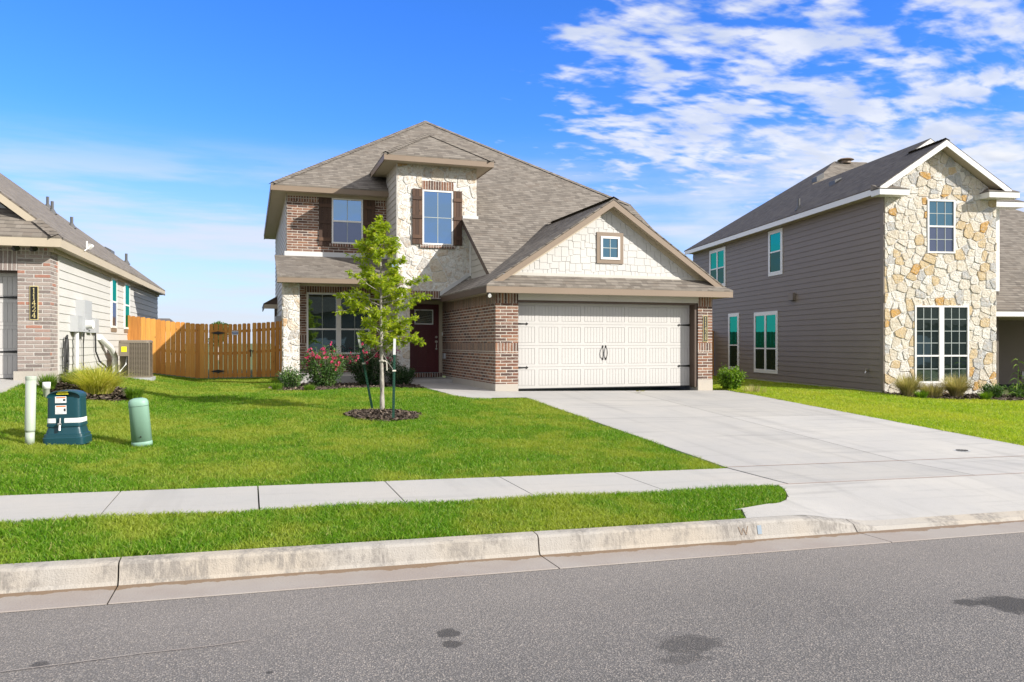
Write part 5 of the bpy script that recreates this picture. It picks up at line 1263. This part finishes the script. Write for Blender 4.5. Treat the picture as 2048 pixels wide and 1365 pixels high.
# arched top
na = 14; ring = []
for i in range(na + 1):
    a = -math.pi / 2 + math.pi * i / na; ring.append((b.x + .222 * math.sin(a), z + .62 + .085 * math.cos(a) ** .8 if abs(a) < 1.57 else z + .62))
mb.smooth = True
V = [M_ @ Vector((x, b.y + sy, zz_ - (0.012 if abs(sy) > .14 else 0))) for sy in (-.147, -.135, .135, .147) for (x, zz_) in ring]; m = na + 1
mb.idx(V, [(r_ * m + i, r_ * m + i + 1, (r_ + 1) * m + i + 1, (r_ + 1) * m + i) for r_ in range(3) for i in range(na)] + [tuple(range(m)), tuple(range(3 * m, 4 * m))[::-1]])
mb.build('cover', None, P)
def pl(x0, x1, z0, z1, mat, off=.0, yy=-.1535):
    return [M_ @ Vector((b.x + x, b.y + yy - off, z + zz_)) for (x, zz_) in ((x0, z0), (x1, z0), (x1, z1), (x0, z1))]
mb = MB().use('label_white'); mb.face(pl(-.105, .045, .545, .63, 0, .0)); mb.face(pl(-.105, .045, .40, .515, 0)); 
mb.use('label_orange'); mb.face(pl(-.092, .035, .607, .622, 0, .001)); mb.face(pl(-.092, .035, .492, .508, 0, .001))
mb.use('label_grey')
for k in range(3): mb.face(pl(-.095, -.02, .555 + k * .014, .560 + k * .014, 0, .001))
for k in range(5): mb.face(pl(-.095, .0, .41 + k * .015, .414 + k * .015, 0, .001))
mb.use('rubber_black'); mb.face(pl(.008, .034, .435, .472, 0, .001)); mb.face(pl(.0, .032, .57, .596, 0, .001))
mb.build('warning_label', None, P)
mb = MB().use('label_white'); mb.loft([(b.x, b.y, z + .285, .2315, .1555), (b.x, b.y, z + .345, .2305, .1545)], 48, power=7, M=M_, cap=False); mb.build('reflective_band', None, P)
MB().use('ped_teal').face(pl(-.095, .015, .27, .36, 0, .004)).build('lock_plate', None, P); mb = MB().use('label_yellow')
for k in range(9): mb.face([p + Vector((0, 0, 0)) for p in pl(-.085 + k * .018, -.073 + k * .018, .655, .667, 0, .0)])
for k in range(9): mb.face(pl(-.07 + k * .016, -.062 + k * .016, .683, .690, 0, -.004))
mb.build('text_plate', None, P)
mb = MB().use('metal_silver'); q = lambda x, zz_, d: M_ @ Vector((b.x + x, b.y - .155 - d, z + zz_))
mb.tube([q(-.032, .35, .02), q(-.034, .27, .03)], .010, 8); mb.tube([q(-.034, .27, .03), q(-.034, .19, .05)], .016, 8); mb.tube([q(-.055, .27, .035), q(-.012, .27, .035)], .018, 10); mb.build('lock', None, P)
b = Vector((-3.45, 16.0, zg(-3.45, 16.0) - .02)); mb = MB().use('paint_white'); mb.smooth = True
mb.loft([(b.x, b.y, b.z, .055, .055), (b.x, b.y, b.z + .15, .055, .055), (b.x, b.y, b.z + .15, .066, .066), (b.x, b.y, b.z + .27, .064, .064)], 20, power=2); o = mb.build('cleanout_pipe'); tag(o, 'short white plastic cleanout pipe standing behind the green post', 'pipe')

# ================================================================== PLANTS
def leaf(mb, p, d, L_, W_, up=None):
    """a folded, pointed leaf: two triangles"""
    d = d.normalized(); s_ = d.cross(up or Vector((rng.uniform(-1, 1), rng.uniform(-1, 1), rng.uniform(.2, 1)))).normalized(); n_ = s_.cross(d)
    mb.idx([p, p + d * L_ * .5 + s_ * W_ / 2 + n_ * W_ * .15, p + d * L_, p + d * L_ * .5 - s_ * W_ / 2 + n_ * W_ * .15], [(0, 1, 2), (0, 2, 3)])
def rv(): 
    while True:
        v = Vector((rng.uniform(-1, 1), rng.uniform(-1, 1), rng.uniform(-1, 1)))
        if .05 < v.length < 1: return v
def lobed(mb, p, d, L_):
    side = d.cross(Vector((rng.uniform(-.5, .5), rng.uniform(-.5, .5), 1))).normalized()
    leaf(mb, p, d, L_, L_ * .30); m1 = p + d * L_ * .3; m2 = p + d * L_ * .55
    for sg in (-1, 1):
        leaf(mb, m1, d * .6 + side * sg, L_ * .45, L_ * .16); leaf(mb, m2, d * .9 + side * sg, L_ * .38, L_ * .14)
# young oak
tb = Vector((2.28, 14.21, zg(2.28, 14.21)))
T_ = thing('young_tree', 'young staked oak tree with bright green leaves on the front lawn', 'tree', tuple(tb))
tk = MB().use('bark'); tk.smooth = True
axis = [tb + Vector((.004 * math.sin(z * 3) - .012 * z, .01 * math.sin(z * 2.1), z)) for z in np.linspace(-.03, 3.45, 22)]
tk.tube(axis, [max(.006, .043 * (1 - k / 22) ** 1.0 + .003) for k in range(22)], 10)
tk.build('trunk', None, T_)
tp = MB().use('rope'); tp.tube([tb + Vector((.03, -.05, .96)), tb + Vector((.07, -.05, .93)), tb + Vector((.075, -.05, .78))], .012, 6); tp.tube([tb + Vector((-.05, 0, .95)), tb + Vector((0, -.055, .95)), tb + Vector((.05, 0, .95)), tb + Vector((0, .055, .95)), tb + Vector((-.05, 0, .95))], .014, 6); tp.build('tie', None, T_)
cr = MB().use('leaf_tree'); br_ = MB().use('bark')
def axp(z): 
    i = min(20, max(0, int((z + .03) / 3.48 * 21))); return axis[i].lerp(axis[i + 1], min(1, max(0, (z + .03) / 3.48 * 21 - i)))
camr = Vector((math.cos(TH), -math.sin(TH), 0))
prof = [(1.10, .28), (1.3, .42), (1.55, .46), (1.8, .62), (2.05, .68), (2.3, .62), (2.45, .50), (2.58, .30), (2.8, .42), (3.0, .44), (3.15, .32), (3.25, .28), (3.45, .17), (3.6, .06)]
brs = []
for k in range(102):
    z = rng.uniform(1.12, 3.42); R_ = float(np.interp(z + .12, [p[0] for p in prof], [p[1] for p in prof]))
    a = k * 2.39996 + rng.uniform(-.5, .5); brs.append((z - .12 * R_, a, R_ * rng.uniform(.55, 1.12), rng.uniform(.25, .75)))
th_ = TH
brs += [(1.28, -th_ + .12, .78, .12), (1.34, -th_ - .2, .62, .2), (2.05, math.pi - th_, .82, .22), (1.85, math.pi - th_ + .3, .72, .1), (2.25, -th_, .80, .35), (2.0, -th_ + .1, .80, .25), (2.75, math.pi - th_, .52, .3), (3.0, math.pi - th_ - .3, .42, .35), (1.6, -th_ - .1, .62, .3)]
for (z, a, R_, rise) in brs:
    o = axp(z); d = Vector((math.cos(a), math.sin(a), 0)); pts = []
    for t in np.linspace(0, 1, 6): pts.append(o + d * R_ * t + Vector((0, 0, R_ * rise * (t ** 1.2) - .10 * t * t * R_)) + rv() * .012)
    br_.tube(pts, [.010 * (1 - .75 * t) * (.5 + R_) for t in np.linspace(0, 1, 6)], 5)
    n_cl = int(5 + R_ * 16)
    for i in range(n_cl):
        t = rng.uniform(.28, 1.0) ** .8; k0 = min(4, int(t * 5)); p = pts[k0].lerp(pts[k0 + 1], t * 5 - k0)
        sd = (rv() * .8 + d * .6 + Vector((0, 0, .1))).normalized(); tw = p + sd * rng.uniform(.03, .11)
        br_.tube([p, tw], .0025, 3, caps=False)
        tone = rng.random() * .6
        for j in range(rng.randint(5, 8)):
            cr.rnd = min(1, tone + rng.random() * .42); ld_ = (sd * .5 + rv() + Vector((0, 0, -.25))).normalized()
            lobed(cr, p.lerp(tw, rng.random()), ld_, rng.uniform(.06, .105))
for i in range(60):
    z = rng.uniform(3.0, 3.55); p = axp(min(z, 3.44)) + Vector((0, 0, max(0, z - 3.44)))
    for j in range(3): cr.rnd = rng.random() * .95; lobed(cr, p, (rv() + Vector((0, 0, .5))).normalized(), rng.uniform(.07, .12))
br_.build('branches', None, T_); cr.build('crown', None, T_)
# stakes with wires
def tpost(base, top, lab):
    P_ = thing('tree_stake', lab, 'stake', tuple(base), group='stakes holding the young tree')
    base, top = Vector(base), Vector(top); d = top - base
    mb = MB().use('post_green'); s_ = camr * .022; f_ = Vector((math.sin(TH), math.cos(TH), 0)) * .03
    p1 = base + d * .74; cut = base + d * .80
    for (a, b2, mat) in ((base, cut, 'post_green'), (cut, top, 'label_white')):
        mb.use(mat)
        for (u, v2) in ((s_, Vector((0, 0, 0))), (Vector((0, 0, 0)), f_)):
            pass
        mb.idx([q_ + o for q_ in (a, b2) for o in (-s_, s_, s_ + f_ * .12, f_ * .12 + s_ * .12, f_ + s_ * .12, f_ - s_ * .12, f_ * .12 - s_ * .12, -s_ + f_ * .12)], [(i, (i + 1) % 8, 8 + (i + 1) % 8, 8 + i) for i in range(8)] + [tuple(range(8))[::-1], tuple(range(8, 16))])
    mb.build('stake_post', None, P_)
    mb = MB().use('post_green')
    for k in range(3, 24): q_ = base + d * (k / 30.0); mb.box(q_.x - .006, q_.x + .006, q_.y - .012, q_.y, q_.z - .008, q_.z + .008)
    mb.build('studs', None, P_); w0 = base + d * .60
    mb = MB().use('rope'); tgt = axp(1.15 if base.x > 2.3 else 1.2); mb.tube([w0, w0.lerp(tgt, .5) + Vector((0, 0, -.03)), tgt], .004, 4); mb.tube([w0 + Vector((-.03, -.01, 0)), w0 + Vector((.03, -.01, 0))], .016, 6); mb.build('wire', None, P_)
tpost((2.20, 14.88, zg(2.2, 14.88)), (1.87, 14.45, 1.7 + (687 - 665) / 1570 * 14.3), 'green metal stake left of the young tree, leaning outward')
tpost((2.35, 13.47, zg(2.35, 13.47)), (2.38, 13.5, 1.7 + (687 - 678) / 1570 * 13.55), 'green metal stake right of the young tree, standing upright')
# mulch
def mulch(name, inside, bbox, n, zoff, lab, seed=1, hgt=lambda x, y: 0.0, chip=.05):
    R = random.Random(seed); mb = MB().use('mulch'); x0, x1, y0, y1 = bbox
    c = 0
    while c < n:
        x, y = R.uniform(x0, x1), R.uniform(y0, y1)
        if not inside(x, y): continue
        c += 1; z = zg(x, y) + zoff + hgt(x, y) + R.uniform(-.012, .02); L_ = R.uniform(.4, 1.3) * chip; W_ = R.uniform(.25, .5) * L_
        d = Vector((R.uniform(-1, 1), R.uniform(-1, 1), R.uniform(-.4, .4))).normalized(); s_ = d.cross(Vector((R.uniform(-.5, .5), R.uniform(-.5, .5), 1))).normalized()
        p = Vector((x, y, z)); mb.rnd = R.random(); mb.face([p - d * L_ - s_ * W_, p + d * L_ - s_ * W_, p + d * L_ + s_ * W_, p - d * L_ + s_ * W_])
    o = mb.build(name); return tag(o, lab, 'mulch', 'stuff')
def ring_in(x, y): 
    dx, dy = x - 2.25, y - 14.0; a = math.atan2(dy, dx); return math.hypot(dx / 1.0, dy / 1.12) < .66 + .04 * math.sin(3 * a + 1) + .03 * math.sin(7 * a)
mulch('mulch', ring_in, (1.4, 3.1, 13.1, 14.9), 5200, .0, 'ring of dark bark mulch round the young tree', 2, lambda x, y: .07 * max(0, 1 - math.hypot(x - 2.25, y - 14.0) / .66), .035)
BED = [(.62, 19.0), (1.3, 18.85), (2.6, 19.9), (3.5, 20.0), (4.2, 19.3), (4.24, 22.04), (.9, 22.04), (.45, 20.5)]
mulch('mulch', lambda x, y: bool(inpoly(x, y, BED)), (.4, 4.3, 18.8, 22.05), 5200, .0, 'dark mulch bed under the rose bushes by the porch', 3, chip=.05)
BEDL = [(-3.6, 16.4), (-3.0, 16.0), (-2.3, 16.1), (-2.0, 16.8), (-2.2, 18.0), (-3.0, 19.2), (-3.68, 19.8), (-3.68, 17.9)]
mulch('mulch', lambda x, y: bool(inpoly(x, y, BEDL)), (-3.7, -1.9, 15.9, 19.9), 2600, .0, 'dark mulch bed at the brick corner of the left house', 4, chip=.05)
cR, sR = math.cos(RR), math.sin(RR)
def rw(x, y): return (x * cR - y * sR, x * sR + y * cR)
BEDR = [rw(*p) for p in ((13.1, 20.6), (12.9, 19.9), (13.3, 19.3), (14.6, 18.9), (16.5, 19.0), (18.2, 19.3), (19.2, 20.0), (19.2, 20.6))]
mulch('mulch', lambda x, y: bool(inpoly(x, y, BEDR)), (15.4, 23.2, 14.8, 18.2), 3800, .0, 'dark mulch bed in front of the stone house', 5, chip=.05)

def bush(name, lab, cat, c, rx_, ry_, h, n, leafmat_, L_=.05, W_=.028, flowers=0, fmat='petal_pink', seed=1, open_=.0, group=None, fl_top=True):
    global rng
    keep = rng; rng = random.Random(seed)
    base = Vector((c[0], c[1], zg(c[0], c[1]) - .01)); o = thing(name, lab, cat, tuple(base), group=group)
    lv = MB().use(leafmat_); stm = MB().use('bark'); fw2 = MB().use(fmat); tips = []
    for k in range(max(10, n // 90)):
        a = rng.uniform(0, 2 * math.pi); t = math.sqrt(rng.random()); hh = h * rng.uniform(.62, 1.0) * (1 - .35 * t * t)
        e = base + Vector((math.cos(a) * rx_ * t, math.sin(a) * ry_ * t, hh)); m1 = base.lerp(e, .5) + Vector((math.cos(a) * rx_ * .12, math.sin(a) * ry_ * .12, 0)) + rv() * .03
        b0 = base + Vector((math.cos(a) * .06, math.sin(a) * .06, 0)); stm.tube([b0, m1, e], [.007, .005, .002], 4, caps=False); tips.append((b0, m1, e))
    for i in range(n):
        b0, m1, e = rng.choice(tips); t = rng.uniform(.12, 1.03); p = b0.lerp(m1, t * 2) if t < .5 else m1.lerp(e, t * 2 - 1)
        p = p + rv() * (.05 + .09 * (1 - open_)) * (h / .9); p.z = max(p.z, base.z + .03); tone = .5 + .5 * math.sin(p.x * 9 + p.z * 13); lv.rnd = min(1, max(0, rng.random() * .7 + tone * .3)); leaf(lv, p, rv(), L_ * rng.uniform(.6, 1.2), W_ * rng.uniform(.7, 1.2))
    stm.build('stems', None, o); lv.build('foliage', None, o)
    if flowers:
        for i in range(flowers):
            b0, m1, e = rng.choice(tips); p = (e if rng.random() < .6 else m1.lerp(e, .6)) + rv() * .07 + Vector((0, -.06, .05))
            for q in range(rng.randint(2, 5)):
                pc2 = p + rv() * .045
                for j in range(7): fw2.rnd = rng.random(); leaf(fw2, pc2, (rv() + Vector((0, -.4, .6))), rng.uniform(.022, .04), .03)
        fw2.build('flowers', None, o)
    rng = keep; return o
bush('rose_bush', 'rose bush full of bright pink flowers in front of the porch window', 'rose bush', (1.78, 20.35), .58, .45, 1.12, 6500, 'leaf_rose', .055, .034, 60, seed=41)
bush('rose_bush', 'darker rose bush with pink flowers behind the young tree', 'rose bush', (3.02, 21.0), .62, .45, 1.18, 6500, 'leaf_dark', .055, .034, 46, 'petal_pink', seed=43)
bush('shrub', 'low dark glossy shrub left of the front door path', 'shrub', (3.92, 21.2), .42, .4, .62, 2600, 'leaf_dark', .06, .03, 0, seed=44)
bush('shrub', 'small round shrub at the foot of the stone column', 'shrub', (.98, 20.1), .36, .34, .52, 2600, 'leaf_rose', .05, .03, 0, seed=45)
bush('rose_bush', 'tall thin rose cane with violet flowers beside the front door', 'rose', (3.78, 21.6), .12, .12, 1.15, 420, 'leaf_dark', .06, .035, 4, 'petal_violet', seed=46, open_=.6)
bush('shrub', 'bright green leafy shrub at the right corner of the garage', 'shrub', (12.15, 18.0), .36, .34, .72, 2600, 'leaf_bright', .085, .042, 0, seed=47, open_=.3)
def tuft(name, lab, cat, c, h, n, spread, mat_, wd=.008, seed=1, group=None, droop=1.0, base_r=.12):
    global rng
    keep = rng; rng = random.Random(seed); base = Vector((c[0], c[1], zg(c[0], c[1]) - .01))
    mb = MB().use(mat_)
    for i in range(n):
        a = rng.uniform(0, 2 * math.pi); r0 = base_r * math.sqrt(rng.random()); o = base + Vector((math.cos(a) * r0, math.sin(a) * r0, 0)); L_ = h * rng.uniform(.55, 1.25); out = spread * rng.uniform(.2, 1.0); d = Vector((math.cos(a + rng.uniform(-.4, .4)), math.sin(a + rng.uniform(-.4, .4)), 0)); s_ = d.cross(Vector((0, 0, 1))) * wd
        pts = [o + d * out * L_ * t ** 1.5 + Vector((0, 0, L_ * (t - .45 * droop * out * t ** 2.6))) for t in (0, .35, .7, 1.0)]; mb.rnd = min(1, max(0, rng.random() * .75 + (.25 if rng.random() < .2 else 0)))
        mb.idx([pts[0] - s_, pts[0] + s_, pts[1] - s_ * .9, pts[1] + s_ * .9, pts[2] - s_ * .6, pts[2] + s_ * .6, pts[3]], [(0, 1, 3, 2), (2, 3, 5, 4), (4, 5, 6)])
    rng = keep; o = mb.build(name); return tag(o, lab, cat, None, group)
def at_base(o, c): return o
tuft('ornamental_grass', 'big yellow-green clump of ornamental grass beside the left house', 'ornamental grass', (-2.78, 17.0), .66, 1050, 1.3, 'leaf_straw', .0062, 51, base_r=.24)
tuft('ornamental_grass', 'small yellow-green grass clump at the right edge of the left bed', 'ornamental grass', (-2.10, 16.6), .28, 420, .7, 'leaf_bright', .006, 52)
tuft('ornamental_grass', 'small green grass clump at the foot of the grey brick corner', 'ornamental grass', (-3.62, 16.9), .30, 420, .6, 'leaf_bright', .006, 53)
tuft('ornamental_grass', 'wild green grass clump against the cream siding of the left house', 'ornamental grass', (-3.25, 18.4), .34, 1500, .5, 'leaf_bright', .006, 54, base_r=.42)
gr_ = 'grass clumps in the bed before the stone house'
tuft('ornamental_grass', 'tan feathery grass clump at the left corner of the golden stone wall', 'ornamental grass', rw(13.45, 19.75), .66, 1100, 1.0, 'leaf_tan', .0065, 55, gr_)
tuft('ornamental_grass', 'tan feathery grass clump under the wide lower stone-wall window', 'ornamental grass', rw(14.85, 19.7), .68, 1200, 1.05, 'leaf_tan', .0065, 56, gr_)
tuft('ornamental_grass', 'short dry grass between the two tan clumps by the stone wall', 'ornamental grass', rw(14.2, 19.8), .42, 600, .9, 'leaf_tan', .006, 57, gr_, base_r=.25)
for k, (px2, py2, lab2) in enumerate(((13.5, 19.25, 'low bright green tuft before the left tan clump of the stone wall'), (15.25, 19.1, 'low yellow-green tuft before the middle of the stone wall'))):
    tuft('ornamental_grass', lab2, 'ornamental grass', rw(px2, py2), .24, 260, .7, 'leaf_bright', .007, 58 + k)
bush('shrub', 'dark green low shrub under the right end of the stone-wall window', 'shrub', rw(16.0, 19.8), .38, .32, .46, 1400, 'leaf_rose', .07, .03, 0, seed=61)
bush('shrub', 'dark green spreading shrub at the right corner of the stone wall', 'shrub', rw(17.0, 19.9), .40, .35, .44, 1400, 'leaf_rose', .07, .03, 0, seed=62)
bush('shrub', 'low leafy shrub near the right edge before the dark porch', 'shrub', rw(17.9, 19.9), .42, .35, .40, 1400, 'leaf_bright', .07, .03, 0, seed=63, open_=.3)
def weed(lab, c, h, seed, n=12):
    global rng
    keep = rng; rng = random.Random(seed); base = Vector((c[0], c[1], zg(c[0], c[1]) - .01)); o = thing('tall_weed', lab, 'weed', tuple(base))
    mb = MB().use('leaf_bright'); mb.rnd = .5; top = base + Vector((.06, 0, h)); mb.tube([base, base.lerp(top, .5) + Vector((.02, 0, 0)), top], [.009, .007, .003], 5); mb.build('stem', None, o)
    mb = MB().use('leaf_bright')
    for k in range(n):
        t = (k + 1) / (n + 1); a = k * 2.6; p = base.lerp(top, t); d = Vector((math.cos(a), math.sin(a) * .5, 0)); L_ = .38 * (1.1 - .5 * t); s_ = Vector((0, 0, .011)) + d.cross(Vector((0, 0, 1))) * .010
        q = [p + d * L_ * u + Vector((0, 0, L_ * (.75 * u - 1.15 * u * u))) for u in (0, .35, .7, 1)]; mb.rnd = rng.random(); mb.idx([q[0] - s_ * .5, q[0] + s_ * .5, q[1] - s_, q[1] + s_, q[2] - s_ * .7, q[2] + s_ * .7, q[3]], [(0, 1, 3, 2), (2, 3, 5, 4), (4, 5, 6)])
    mb.build('leaves', None, o); rng = keep
weed('tall grassy weed in front of the right side of the stone wall', rw(16.5, 19.5), 1.15, 71, 14)
weed('tall weed with curled leaves at the right corner of the stone wall', rw(17.2, 19.9), .75, 72, 8)
weed('weed with arching leaves before the dark porch at the right edge', rw(17.9, 19.5), .62, 73, 8)
tuft('ornamental_grass', 'small seedling grasses along the driveway edge by the garage shrub', 'ornamental grass', (12.35, 17.2), .22, 120, .5, 'leaf_tan', .007, 66, base_r=.3)
tuft('ornamental_grass', 'small low tuft at the left front corner of the rose bed', 'ornamental grass', (.62, 19.2), .20, 240, .7, 'leaf_bright', .007, 67)
tuft('ornamental_grass', 'small low tuft at the front edge of the rose bed', 'ornamental grass', (1.35, 19.0), .16, 200, .7, 'leaf_bright', .007, 68)

# ================================================================== LAWNS (blades)
def blades(name, poly_bbox, inside, dens, hgt, wd, mat_, lab, seed, dfall=None):
    R = np.random.default_rng(seed); x0, x1, y0, y1 = poly_bbox; n = int((x1 - x0) * (y1 - y0) * dens)
    X_, Y_ = R.uniform(x0, x1, n), R.uniform(y0, y1, n); k = inside(X_, Y_)
    if dfall is not None: k &= R.random(n) < dfall(X_, Y_)
    X_, Y_ = X_[k], Y_[k]; n = len(X_)
    sc_ = 1.0 if dfall is None else 1 / np.sqrt(np.maximum(dfall(X_, Y_), .12))
    Z_ = zgn(X_, Y_) - .03; h = hgt * R.uniform(.55, 1.15, n) * (1 + .25 * np.sin(X_ * 3.1 + 1.3 * np.sin(Y_ * 2.3)) * np.sin(Y_ * 2.7)); a = R.uniform(0, 2 * np.pi, n); w_ = wd * R.uniform(.7, 1.3, n) * sc_
    la = R.uniform(0, 2 * np.pi, n); ll = h * R.uniform(.2, 1.25, n)
    B = np.stack([X_, Y_, Z_], 1); S_ = np.stack([np.cos(a) * w_, np.sin(a) * w_, np.zeros(n)], 1)
    T1 = B + np.stack([np.cos(la) * ll * .35, np.sin(la) * ll * .35, h * .62], 1); T2 = B + np.stack([np.cos(la) * ll, np.sin(la) * ll, h * .95], 1)
    V = np.stack([B - S_, B + S_, T1 + S_ * .8, T1 - S_ * .8, T2], 1).reshape(-1, 3)
    i = np.arange(n) * 5; me = bpy.data.meshes.new(name)
    me.vertices.add(len(V)); me.vertices.foreach_set('co', V.astype(np.float32).ravel())
    L1 = np.stack([i, i + 1, i + 2, i + 3, i + 3, i + 2, i + 4], 1).ravel(); me.loops.add(len(L1)); me.loops.foreach_set('vertex_index', L1.astype(np.int32))
    ls = np.stack([np.arange(n) * 7, np.arange(n) * 7 + 4], 1).ravel(); me.polygons.add(2 * n); me.polygons.foreach_set('loop_start', ls.astype(np.int32))
    me.materials.append(MATS[mat_]); me.update(calc_edges=True); me.validate()
    at = me.attributes.new('rnd', 'FLOAT', 'FACE'); at.data.foreach_set('value', np.repeat(R.random(n), 2).astype(np.float32))
    o = bpy.data.objects.new(name, me); COL.objects.link(o); return tag(o, lab, 'lawn', 'stuff')
def not_blocked(X_, Y_):
    k = ~((((X_ - 2.25) / .97) ** 2 + ((Y_ - 14.0) / 1.08) ** 2) < .62 ** 2)
    k &= ~inpoly(X_, Y_, BED) & ~inpoly(X_, Y_, BEDL) & ~inpoly(X_, Y_, BEDR)
    k &= ~((np.abs(X_ + 2.28) < .27) & (np.abs(Y_ - 11.72) < .19)) & ~(((X_ + 1.36) ** 2 + (Y_ - 11.55) ** 2) < .012) & ~(((X_ + 2.68) ** 2 + (Y_ - 11.55) ** 2) < .003)
    k &= ~((X_ > -3.35) & (X_ < -2.4) & (Y_ > 22.65) & (Y_ < 23.65))
    return k
def in_strip(X_, Y_): return ~inpoly(X_, Y_, [(4.30, 6.15)] + [(x - .02, y) for x, y in APRON[:7]] + [(12.0, 7.5), (12.0, 6.15)]) & (Y_ > 6.225) & (Y_ < 7.47 + .012 * np.sin(X_ * 9)) & (X_ < 5.7)
blades('grass', (-3.4, 5.7, 6.22, 7.49), in_strip, 6500, .060, .0038, 'grass_front', 'strip of thick green grass between sidewalk and kerb', 81)
def in_front(X_, Y_):
    k = (Y_ > 8.665) & (X_ < 5.85 - .02 * np.sin(Y_ * 7)) & (X_ > -4.15) & not_blocked(X_, Y_)
    k &= ~inpoly(X_, Y_, [(5.9, 16.40), (5.0, 16.38), (4.55, 16.50), (4.28, 16.95), (4.2, 17.7), (4.22, 24), (5.9, 24)])
    k &= ~((X_ > .85) & (Y_ > 22.0)) & (Y_ < 26.35) & ~((X_ < -3.62) & (Y_ > 17.3)) & (X_ > -.27 * Y_ - .4)
    return k
blades('grass', (-5.2, 5.87, 8.66, 26.4), in_front, 4600, .054, .0040, 'grass_front', 'front lawn of the brick house', 82, lambda x, y: np.clip(1.15 - (y - 8.6) / 13, .28, 1))
wall_n = (math.cos(RR), math.sin(RR))
def in_right(X_, Y_):
    lx = X_ * cR + Y_ * sR; ly = -X_ * sR + Y_ * cR   # frame of the right house
    k = (X_ > 11.93 - .02 * np.sin(Y_ * 7)) & (Y_ > 8.66) & not_blocked(X_, Y_) & ~((lx > 13.3) & (ly > 20.6)) & ~((X_ < 11.56) & (Y_ > 17.8)) & ~((lx > 16.8) & (ly > 20.9)) & (X_ < 1.30 * Y_ + .5)
    return k
blades('grass', (11.9, 24.5, 8.66, 30.0), in_right, 2600, .075, .0055, 'grass_right', 'sunlit yellow-green lawn of the stone house', 83, lambda x, y: np.clip(1.1 - (np.hypot(x, y) - 14) / 18, .3, 1))

# ================================================================== BACKGROUND
def far_tree(c, h, r_, lab, seed):
    global rng
    keep = rng; rng = random.Random(seed); o = thing('tree', lab, 'tree', (c[0], c[1], 0))
    MB().use('bark').tube([(c[0], c[1], -.3), (c[0], c[1], h * .6)], [.25, .12], 8).build('trunk', None, o)
    mb = MB().use('leaf_rose'); 
    cl = [(Vector((c[0], c[1], h * .62)) + Vector((rv().x * r_ * .65, rv().y * r_ * .6, rv().z * h * .25)), r_ * rng.uniform(.3, .5)) for _ in range(14)]
    for i in range(3200):
        q, rr = rng.choice(cl); v = rv().normalized() * rr * rng.uniform(.6, 1); mb.rnd = rng.random(); leaf(mb, q + v, rv(), .22, .16)
    mb.build('crown', None, o); rng = keep
far_tree((-3.4, 95), 4.3, 1.5, 'round green tree far away, just above the fence gate', 91)
far = thing('house', 'far rooftop just showing above the left part of the fence', 'house', (-8.5, 90, 0))
mb = MB().use('shingles_dark_shade'); mb.slab([(-11.5, 84, 3.1), (-6.5, 84, 3.1), (-7.8, 88, 4.25), (-10.2, 88, 4.25)], .1); mb.slab([(-6.5, 84, 3.1), (-6.5, 92, 3.1), (-7.8, 88, 4.25)], .1); mb.slab([(-11.5, 92, 3.1), (-11.5, 84, 3.1), (-10.2, 88, 4.25)], .1); mb.build('roof', None, far)
mb = MB().use('paint_cream').box(-11.2, -6.8, 84.3, 91.7, -.3, 3.05); mb.build('wall', None, far)
# houses and trees across the street: never in the frame, but the front windows mirror them
def opposite(x0, x1, y, h, hr, lab):
    o = thing('house', lab, 'house', ((x0 + x1) / 2, y, 0)); MB().use('paint_taupe').box(x0, x1, y - 11, y, -.3, h).build('wall', None, o)
    c1, c2 = (x0 + x1) / 2 - 1, (x0 + x1) / 2 + 1; e = .5; ym = y - 5.5; a, b, c_, d = (x0 - e, y + e, h), (x1 + e, y + e, h), (x1 + e, y - 11 - e, h), (x0 - e, y - 11 - e, h); p, q = (c1, ym, hr), (c2, ym, hr)
    mb = MB().use('shingles_dark_shade'); mb.face([b, a, p, q]); mb.face([a, d, p]); mb.face([d, c_, q, p]); mb.face([c_, b, q]); mb.build('roof', None, o)
    mb = MB().use('paint_white').box(x0 + 1, x0 + 6, y, y + .03, 0, 2.3); mb.build('garage_door', None, o); MB().use('glass_dark').box(x1 - 3, x1 - 1.2, y, y + .04, 1.0, 2.6).build('window', None, o)
opposite(-20, -8, -26, 3.4, 7.2, 'dark low house across the street, mirrored in the front windows')
opposite(3, 14.5, -27, 4.6, 8.2, 'middle dark house across the street, mirrored in the front windows')
opposite(18, 30, -27, 3.4, 7.4, 'dark house across the street, mirrored in the right windows')
opposite(36, 54, -34, 3.4, 7.2, 'farther dark house across the street to the right, mirrored only')
far_tree((-7.5, -22), 7.0, 2.4, 'tree across the street, seen as a dark reflection', 95)
